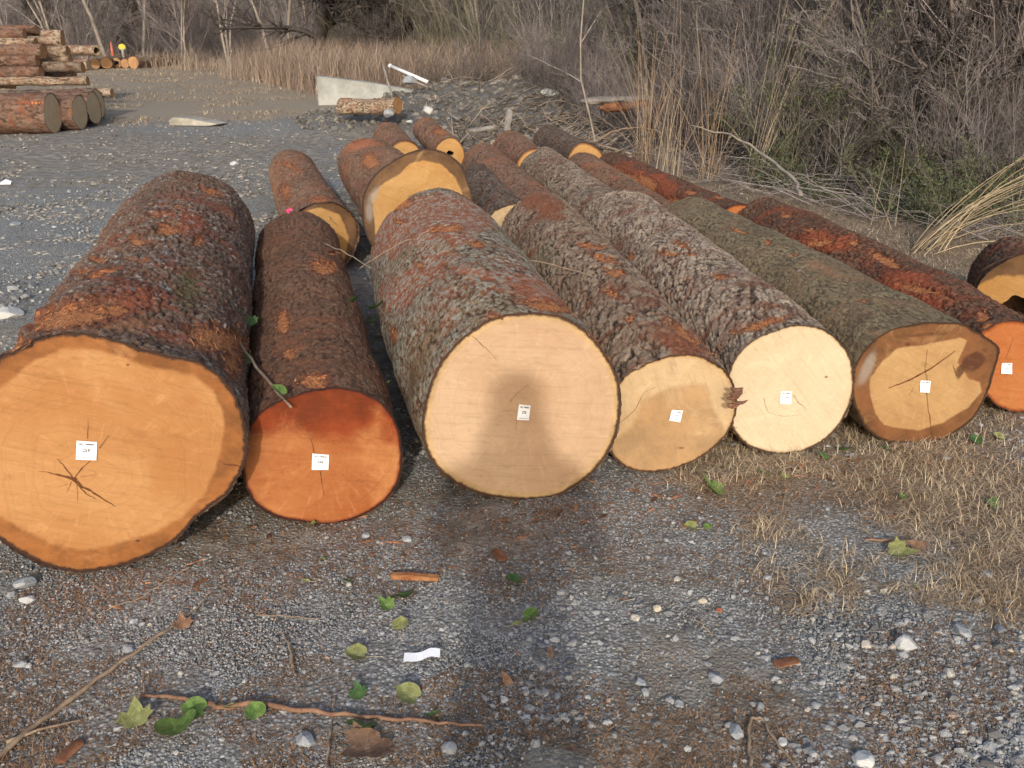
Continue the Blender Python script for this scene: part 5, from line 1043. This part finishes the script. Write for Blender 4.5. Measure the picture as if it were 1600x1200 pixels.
# named trees seen one by one
named = [(0, 1318, 9.6, 1.0, 'thick pale trunk forking high among the evergreen leaves', 0.4), (1, 1360, 9.3, .9, 'slanting pale sapling leaning out beside the forked trunk', 1.9), (2, 1490, 10.5, 1.0, 'crooked blackish tree with drooping limbs', .3), (4, 940, 12.0, .8, 'straight slim sapling rising behind the rusty logs', .2),
         (3, 1560, 9.0, .9, 'multi-stemmed grey tree at the picture border', 2.2), (1, 1120, 13.5, 1.0, 'two-stemmed pale tree over the reed clump', 1.0), (3, 1240, 12.5, 1.0, 'cluster of grey stems behind the reed plumes', 4.0), (0, 1010, 17, 1.1, 'tall grey tree behind the dead log', 2.0), (1, 880, 21, 1.2, 'forked pale tree behind the mound\'s far end', 3.0),
         (3, 760, 25, 1.3, 'many-stemmed tree behind the white pipe', 1.2), (0, 700, 27, 1.3, 'slim pale tree behind the concrete block', 2.4), (1, 620, 29, 1.3, 'pale V-shaped tree beyond the tall rusty grass', .5), (2, 486, 31, 1.9, 'thick dark trunk in front of the green girder', 1.1), (0, 455, 32, 1.4, 'curving pale tree next to the thick dark trunk', 5.0), (0, 425, 33, 1.5, 'pale slender tree left of the curving one', 2.9),
         (3, 360, 34, 1.4, 'bushy many-stemmed tree at the far grass', 0.1), (1, 285, 36, 1.5, 'leaning pale tree behind the far end of the yard', .7), (0, 168, 37, 1.9, 'smooth straight pale trunk behind the cone', 3.6), (3, 90, 38, 1.5, 'grey tree rising behind the log stack', 1.7), (1, 20, 38, 1.5, 'tree at the picture corner above the log stack', 4.4), (0, 220, 38, 1.5, 'slim tree just beyond the yellow sign', 1.0)]
for (k, px, D, sc, lb, rz) in named: place(TT_[k][0], along(px, D), D, rz, sc, lb, 'tree', 'bare trees around the yard')
for i in range(34):
    px = rg.uniform(-40, 1660); x0 = along(px, 20); D0 = float(np.interp(px, [0, 300, 550, 700, 900, 1050, 1200, 1400, 1600], [42, 40, 32, 27, 22, 16, 14, 12.5, 11.5])); D = D0+rg.uniform(0, 12)
    place(TT_[int(rg.choice([0, 1, 3, 3, 4, 2]))][0], along(px, D), D, rg.uniform(0, 6.28), rg.uniform(.9, 1.5), 'slender leafless tree deep in the thicket around the yard', 'tree', 'indistinct trees deep in the thicket')
DE = lambda px: float(np.interp(px, [0, 300, 550, 700, 900, 1050, 1200, 1400, 1600, 1750], [39, 36, 29.5, 24.5, 20, 12.6, 11.0, 9.6, 8.8, 8.2]))
for i in range(128):
    px = rg.uniform(-40, 1700) if i < 60 else rg.uniform(980, 1980); D = DE(px)+rg.uniform(0, 1)**1.3*(7 if px < 950 else 5); k = int(rg.choice([0, 1, 2, 3, 0, 1])) if px > 1000 else int(rg.choice([0, 1, 3, 3, 1]))
    place(SH[k][0], along(px, D), D, rg.uniform(0, 6.28), rg.uniform(.75, 1.25)*(1.3 if px < 900 else 1.0), 'leafless twiggy shrub tangled into the thicket edge', 'shrub', 'leafless shrubs of the thicket edge')
for i in range(22):
    px = 1075+i*27+rg.uniform(-10, 10); D = DE(px)-rg.uniform(-.3, .5); place(TT_[int(rg.choice([4, 1, 3, 4, 0]))][0], along(px, D), D, rg.uniform(0, 6.28), rg.uniform(.45, .8), 'thin grey sapling with forking twigs at the front of the thicket', 'sapling', 'thin saplings at the front of the thicket', rg.normal(0, .18))
for i in range(26):
    px = rg.uniform(1060, 1700); D = DE(px)-rg.uniform(.1, 1.0); place(SH[int(rg.choice([0, 1, 2]))][0], along(px, D), D, rg.uniform(0, 6.28), rg.uniform(.45, .8), 'low leafless bramble at the foot of the thicket', 'shrub', 'low brambles in front of the thicket')
for i in range(30):
    px = rg.uniform(800, 1060); D = float(np.interp(px, [800, 1060], [16.8, 11.6]))+rg.uniform(-.6, 1.2); place(SH[int(rg.choice([0, 1, 2, 2]))][0], along(px, D), D, rg.uniform(0, 6.28), rg.uniform(.3, .6), 'low dead brush growing over the flank of the debris mound', 'shrub', 'dead brush on the mound flank')
for i in range(14):
    px = rg.uniform(640, 820); D = rg.uniform(16.6, 18.2); place(SH[int(rg.choice([1, 2, 3]))][0], along(px, D), D, rg.uniform(0, 6.28), rg.uniform(.3, .55), 'small dead shrub along the crest of the debris mound', 'shrub', 'dead shrubs along the mound crest')
for (k, px, D, sc, lb) in [(2, 1290, 9.8, 1.0, 'evergreen creeper leaves climbing round the forked pale trunk'), (0, 1250, 9.6, .9, 'dark green bush at the foot of the forked trunk'), (0, 1340, 9.8, .8, 'green bush between the forked trunk and crooked tree'), (1, 1450, 8.6, 1., 'low green bush under the crooked blackish tree'), (1, 1530, 7.6, 1.1, 'low leafy patch at the dead grass edge near the border'),
                          (1, 1400, 8.6, 1.0, 'leafy ground shrub in front of the slanting sapling'), (1, 1590, 8.0, 1.2, 'green shrub at the picture border behind the yellow reeds'), (0, 835, 18.5, 1.2, 'round olive-green bush behind the mound'), (0, 1000, 15.5, .9, 'green bush behind the dead log'), (2, 1560, 11, 1., 'tall evergreen sprig near the border'), (1, 1215, 9.4, .8, 'small green bush behind the reed clump'), (1, 1480, 7.4, .8, 'low creeping greenery before the yellow reeds')]:
    place(LB[k][0], along(px, D), D, rg.uniform(0, 6.28), sc, lb, 'bush', 'green bushes')
# reeds
def reed(px, D, n, h_, spread, label, mat='straw', lean=(0, 0), plume=True, w=.004):
    x0 = along(px, D); root = thing('reed_clump', label, 'reeds', (x0, D, float(ground_z(x0, D)))); r2 = np.random.default_rng(int(px)); mb = MB(); pl = MB(); npl = 0
    for _ in range(n):
        a = r2.uniform(0, 6.28); s_ = abs(r2.normal(0, spread)); d = np.array([math.cos(a)*s_+lean[0], math.sin(a)*s_+lean[1], 1.]); L_ = h_*r2.uniform(.5, 1.1); p = np.array([r2.normal(0, .07), r2.normal(0, .07), 0]); pts = [p]
        for i in range(7):
            d = d+np.array([d[0]*.10, d[1]*.10, -.10*s_-.05*abs(lean[0])]); d = d/np.linalg.norm(d); pts.append(pts[-1]+d*L_/7)
        mb.tube(pts, np.linspace(w, w*.3, 8), 3, r2.random(), cap=False)
        if plume and r2.random() < .35:
            for q_ in range(26):
                b = pts[-1]-d*r2.uniform(0, .22); e_ = r2.normal(0, .3, 3)+d; pl.tube([b, b+e_*.03, b+e_*.06+np.array([0, 0, -.012])], [.0022, .002, .0008], 3, r2.random(), cap=False); npl += 1
    mb.build('stem', M[mat], root); root.children[0]['kind'] = 'stuff'
    if npl: kind(pl.build('plume', M['straw'], root), 'stuff')
reed(1188, 9.6, 16, 2.0, .16, 'golden reed clump with feathery plumes in the thicket', lean=(.12, 0)); reed(1050, 9.9, 26, 1.9, .22, 'dense rusty clump of tall dry stems behind the dark red log', 'rustgrass', plume=False, w=.003); reed(1048, 9.4, 14, .9, .14, 'short bright straw tuft at the foot of the rusty stems', plume=False, w=.006)
reed(1450, 6.6, 26, 1.3, .30, 'fan of yellow reeds arching toward the picture border', 'straw3', lean=(.75, -.1), w=.005, plume=False); reed(1395, 7.4, 9, .9, .35, 'thin upright dry stems left of the arching reeds', plume=False, w=.003); 
reed(680, 17.3, 34, .95, .45, 'straw tussock leaning over the crest near the white pipe', lean=(.5, 0), plume=False, w=.008); reed(740, 17.2, 26, .8, .5, 'straw tussock above the tilted grey board', lean=(.4, 0), plume=False, w=.007); reed(300, 33.5, 24, .9, .2, 'pale tuft of tall grass at the far yard end', plume=False, w=.01); reed(1200, 6.6, 12, .28, .4, 'tiny pale tuft just behind tag 272 log', plume=False, w=.004)
reed(1110, 9.8, 34, 1.5, .35, 'tangle of pale dry stems beside the reed clump', 'grass', plume=False, w=.003); reed(1010, 11.2, 40, 1.5, .3, 'loose dry stems around the dead log', 'grass', plume=False)
for (a, b_, lb) in [([(1075, 195, 8.6), (1150, 215, 8.2), (1200, 245, 7.8), (1240, 280, 7.3), (1252, 305, 7.0)], (.006, .010, .014, .018), 'broken pale branch bowing down to the dead grass'),
                    ([(925, 225, 11.5), (960, 205, 11.4), (1000, 198, 11.2), (1030, 205, 11.0)], (.012, .01, .004), 'bare stick arching over the back of the rank')]:
    stick(a, b_, 'stick' if 'bare' in lb else 'palebark', lb, ground=False, wob=.02)
# brush debris: sticks strewn over the mound
mb = MB()
for _ in range(1100):
    x, y = RNG.uniform(-1.6, 4.0), RNG.uniform(13.6, 17.3)
    if mound(x, y) < .05 or RNG.random() > ss(-1.4, .6, x)+.08: continue
    z = float(ground_z(x, y))+.02; a = RNG.uniform(-.9, .9)+(RNG.random() < .3)*1.2; L_ = RNG.uniform(.12, .65); e = RNG.normal(.15, .35); d = np.array([math.cos(a), math.sin(a)*.5, e])
    p0 = np.array([x, y, z]); mb.tube([p0, p0+d*L_/2+RNG.normal(0, .02, 3), p0+d*L_+RNG.normal(0, .03, 3)], [RNG.uniform(.004, .016), .007, .003], 4, RNG.random(), cap=False)
for _ in range(420):
    px = RNG.uniform(700, 1040); D = RNG.uniform(11.2, 14.2); x = along(px, D); z = float(ground_z(x, D))+.02; a = RNG.uniform(0, 6.28); L_ = RNG.uniform(.1, .6); d = np.array([math.cos(a), math.sin(a)*.6, RNG.uniform(-.05, .7)])
    p0 = np.array([x, D, z]); mb.tube([p0, p0+d*L_/2+RNG.normal(0, .02, 3), p0+d*L_+RNG.normal(0, .03, 3)], [RNG.uniform(.004, .02), .008, .003], 4, RNG.random(), cap=False)
kind(mb.build('brushwood_debris', M['brushw']), 'stuff')
mb = MB()
for _ in range(1500):
    px = RNG.uniform(880, 1650); D = DE(px)-RNG.uniform(-1.2, 2.2); x = along(px, D); z = float(ground_z(x, D)); a = RNG.uniform(0, 6.28); L_ = RNG.uniform(.2, .9); d = np.array([math.cos(a), math.sin(a), RNG.uniform(0, .7)])
    p0 = np.array([x, D, z+.01]); mb.tube([p0, p0+d*L_*.5+RNG.normal(0, .03, 3), p0+d*L_*np.array([1, 1, .6])+RNG.normal(0, .05, 3)], [.004, .003, .0015], 3, RNG.random(), cap=False)
kind(mb.build('fallen_twig_litter', M['twig']), 'stuff')
# green ground cover
n = 34000; px = RNG.uniform(1180, 1900, n); D = np.interp(px, [1180, 1400, 1600, 1700], [10, 8.6, 7.7, 7.4])+RNG.uniform(-1.0, 2.5, n); x = (px-800)/F*(D*cp+1.4*sp); c = pn(x*1.3, D*1.3, 0*x, 61)
ok = c > .05; x, D = x[ok], D[ok]; n = len(x); z = ground_z(x, D)+RNG.uniform(.01, .14, n); c_ = np.stack([x, D, z], 1); a = RNG.normal(size=(n, 3)); a /= np.linalg.norm(a, axis=1)[:, None]; b = np.cross(a, RNG.normal(size=(n, 3))); b /= np.linalg.norm(b, axis=1)[:, None]; s_ = RNG.uniform(.008, .022, (n, 1))
kind(mk('ground_cover', np.stack([c_-a*s_, c_-b*s_*.5, c_+a*s_, c_+b*s_*.5], 1).reshape(-1, 3), np.arange(4*n).reshape(-1, 4), M['green'], None, False, {'tint': np.repeat(RNG.random(n), 4)}), 'stuff')
# far-off wood: one mass of stems and twigs behind the individual trees
VV, FF, TT2, off = [], [], [], 0
src = []
for k in (0, 1, 3, 4, 2):
    for ch in TT_[k][0].children:
        me = ch.data; V = np.zeros(len(me.vertices)*3, np.float32); me.vertices.foreach_get('co', V); f = np.zeros(len(me.polygons)*4, np.int32); me.polygons.foreach_get('vertices', f); src.append((k, V.reshape(-1, 3), f.reshape(-1, 4)))
for i in range(120):
    px = rg.uniform(-120, 1750); D = DE(px)+rg.uniform(8, 30); x = along(px, D); z = float(ground_z(x, D)); k = int(rg.choice([0, 1, 3, 4])); a = rg.uniform(0, 6.28); sc = rg.uniform(1.1, 1.7); zs = rg.uniform(.8, 1.2)
    for (kk, V, f) in src:
        if kk != k: continue
        X_ = V[:, 0]*math.cos(a)-V[:, 1]*math.sin(a); Y_ = V[:, 0]*math.sin(a)+V[:, 1]*math.cos(a); VV.append(np.stack([X_*sc*1.3+x, Y_*sc*1.3+D, V[:, 2]*sc*zs+z], 1)); FF.append(f+off); off += len(V); TT2.append(np.full(len(V), rg.random()))
kind(mk('far_woods', np.concatenate(VV), np.concatenate(FF), M['twig_purple'], None, True, {'tint': np.concatenate(TT2)}), 'stuff')
# undergrowth mass behind the edge shrubs
VV, FF, TT2, off = [], [], [], 0; src = []
for k in range(4):
    for ch in SH[k][0].children:
        me = ch.data; V = np.zeros(len(me.vertices)*3, np.float32); me.vertices.foreach_get('co', V); f = np.zeros(len(me.polygons)*4, np.int32); me.polygons.foreach_get('vertices', f); src.append((k, V.reshape(-1, 3), f.reshape(-1, 4)))
for i in range(230):
    px = rg.uniform(-120, 1750); D = DE(px)+rg.uniform(2.5, 16)*(1 if px > 950 else 1.3); x = along(px, D); z = float(ground_z(x, D)); k = int(rg.integers(0, 4)); a = rg.uniform(0, 6.28); sc = rg.uniform(.9, 1.7)
    for (kk, V, f) in src:
        if kk != k: continue
        X_ = V[:, 0]*math.cos(a)-V[:, 1]*math.sin(a); Y_ = V[:, 0]*math.sin(a)+V[:, 1]*math.cos(a); VV.append(np.stack([X_*sc+x, Y_*sc+D, V[:, 2]*sc+z], 1)); FF.append(f+off); off += len(V); TT2.append(np.full(len(V), rg.random()))
kind(mk('undergrowth', np.concatenate(VV), np.concatenate(FF), M['twig_purple'], None, True, {'tint': np.concatenate(TT2)}), 'stuff')
# bridge girder glimpsed through the trees
A, B = PD(470, 31, 48), PD(760, 50, 44); d = B-A; t = thing('road_bridge', 'greenish bridge girder glimpsed through the trees beyond the tall grass', 'bridge', (A[0], A[1], A[2]), math.atan2(d[1], d[0]))
mb = MB(); L_ = float(np.hypot(d[0], d[1])); mb.box((L_/2, 0, -.15), (L_, .4, .42)); mb.box((L_/2, -.25, .10), (L_, .08, .06)); mb.build('girder', M['girder'], t, False)
for q_ in (.12, .5, .88):
    mb = MB(); mb.box((L_*q_, .1, -1.3), (.4, .4, 2.2)); mb.build('pier', M['concrete'], t, False)

# ------------------------------------------------------------------ the photographer, whose shadow falls on tag 276 log
M['skin'] = mat_plain('skin', (.45, .26, .18), (.50, .30, .21), 20, .6); M['coat'] = mat_plain('dark_coat', (.05, .06, .09), (.07, .08, .11), 30, .9); M['hair'] = mat_plain('brown_hair', (.05, .03, .02), (.08, .05, .03), 60, .8)
def skin(name, verts, edges, mat, parent=None, sub=2):
    me = bpy.data.meshes.new(name); me.from_pydata([v[:3] for v in verts], edges, []); o = bpy.data.objects.new(name, me); C.objects.link(o)
    if parent: o.parent = parent
    md = o.modifiers.new('Skin', 'SKIN'); md.use_smooth_shade = True; me.materials.append(mat)
    for i, v in enumerate(verts):
        r_ = v[3] if len(v) > 3 else .04; me.skin_vertices[0].data[i].radius = (r_, v[4] if len(v) > 4 else r_)
    me.skin_vertices[0].data[0].use_root = True
    s_ = o.modifiers.new('Sub', 'SUBSURF'); s_.levels = sub; s_.render_levels = sub; return o
OY = -.44
def build_person():
    v = [(0, OY-.03, .95, .15, .11), (0, OY-.03, 1.12, .14, .10), (0, OY-.02, 1.34, .20, .12), (0, OY-.02, 1.50, .17, .09), (0, OY, 1.59, .060, .058), (0, OY+.015, 1.63, .065, .075), (0, OY+.02, 1.71, .080, .098), (0, OY+.015, 1.79, .062, .08)]
    e = [(0, 1), (1, 2), (2, 3), (3, 4), (4, 5), (5, 6), (6, 7)]
    for s in (-1, 1):
        b = len(v); v += [(s*.10, OY-.03, .84, .095), (s*.12, OY, .50, .065), (s*.13, OY-.03, .12, .042), (s*.13, OY-.03, .05, .042), (s*.14, OY+.10, .035, .036, .03)]; e += [(0, b), (b, b+1), (b+1, b+2), (b+2, b+3), (b+3, b+4)]
        b = len(v); v += [(s*.20, OY-.02, 1.47, .085), (s*.25, OY+.04, 1.22, .062), (s*.16, OY+.20, 1.34, .045), (s*.095, OY+.33, 1.51, .026), (s*.082, OY+.37, 1.545, .028, .018)]; e += [(3, b), (b, b+1), (b+1, b+2), (b+2, b+3), (b+3, b+4)]
        for f in range(4):
            c = len(v); zz_ = 1.575-.022*f; v += [(s*.082, OY+.395, zz_, .009), (s*.078, OY+.418, zz_, .0085), (s*.062, OY+.423-.0*f, zz_+.002*f, .008)]; e += [(b+4, c), (c, c+1), (c+1, c+2)]
        c = len(v); v += [(s*.075, OY+.375, 1.545, .011), (s*.055, OY+.385, 1.555, .0095)]; e += [(b+4, c), (c, c+1)]
    o = skin('person', v, e, M['coat'], sub=1)
    tag(o, 'person in a dark coat behind the viewpoint, both hands raised holding a phone', 'person')
    fa = skin('face', [(0, OY+.10, 1.67, .035, .05), (0, OY+.095, 1.75, .05, .045)], [(0, 1)], M['skin'], o, 1); mb = MB(); mb.tube([(0, OY+.13, 1.73), (0, OY+.155, 1.695), (0, OY+.135, 1.685)], [.008, .013, .010], 8); mb.build('nose', M['skin'], o)
    V, Fc = I3; hv = V*np.array([.095, .105, .085])+np.array([0, OY-.005, 1.795]); mk('hair', hv, Fc, M['hair'], o)
    return o
build_person()
o = prism('mobile_phone', [(-.072, -.036), (.072, -.036), (.072, .036), (-.072, .036)], .009, M['ink'], bev=.002, loc=(.0, -.030, 1.575)); tag(o, 'dark phone held out sideways by the person', 'phone')

# ------------------------------------------------------------------ light, sky, camera
SUNPX = (806, 622)
d = ray(*SUNPX); d /= np.linalg.norm(d); el = math.asin(-d[2]); azs = math.atan2(-d[0], -d[1])
sun = bpy.data.lights.new('sun', 'SUN'); sun.energy = 1.95; sun.angle = R(1.3); sun.color = (1, .955, .885); so = bpy.data.objects.new('sun', sun); C.objects.link(so); so.rotation_euler = Vector(d).to_track_quat('-Z', 'Y').to_euler()
w = bpy.data.worlds.new('World'); bpy.context.scene.world = w; w.use_nodes = True; nt = w.node_tree; bg = nt.nodes['Background']
sk = nt.nodes.new('ShaderNodeTexSky'); sk.sky_type = 'NISHITA'; sk.sun_disc = False; sk.sun_elevation = el; sk.sun_rotation = azs; sk.air_density = 1.2; sk.dust_density = 2.6; sk.ozone_density = 1.2
nt.links.new(sk.outputs[0], bg.inputs[0]); bg.inputs[1].default_value = .15
cam = bpy.data.cameras.new('camera'); co = bpy.data.objects.new('camera', cam); C.objects.link(co); co.location = (0, 0, H); co.rotation_euler = (math.pi/2-PITCH, 0, 0)
cam.sensor_width = 36; cam.lens = F/1600*36; cam.clip_start = .008; cam.clip_end = 1000; bpy.context.scene.camera = co
sc = bpy.context.scene; sc.view_settings.view_transform = 'Standard'; sc.view_settings.look = 'None'; sc.view_settings.exposure = 0.42; sc.view_settings.gamma = 1
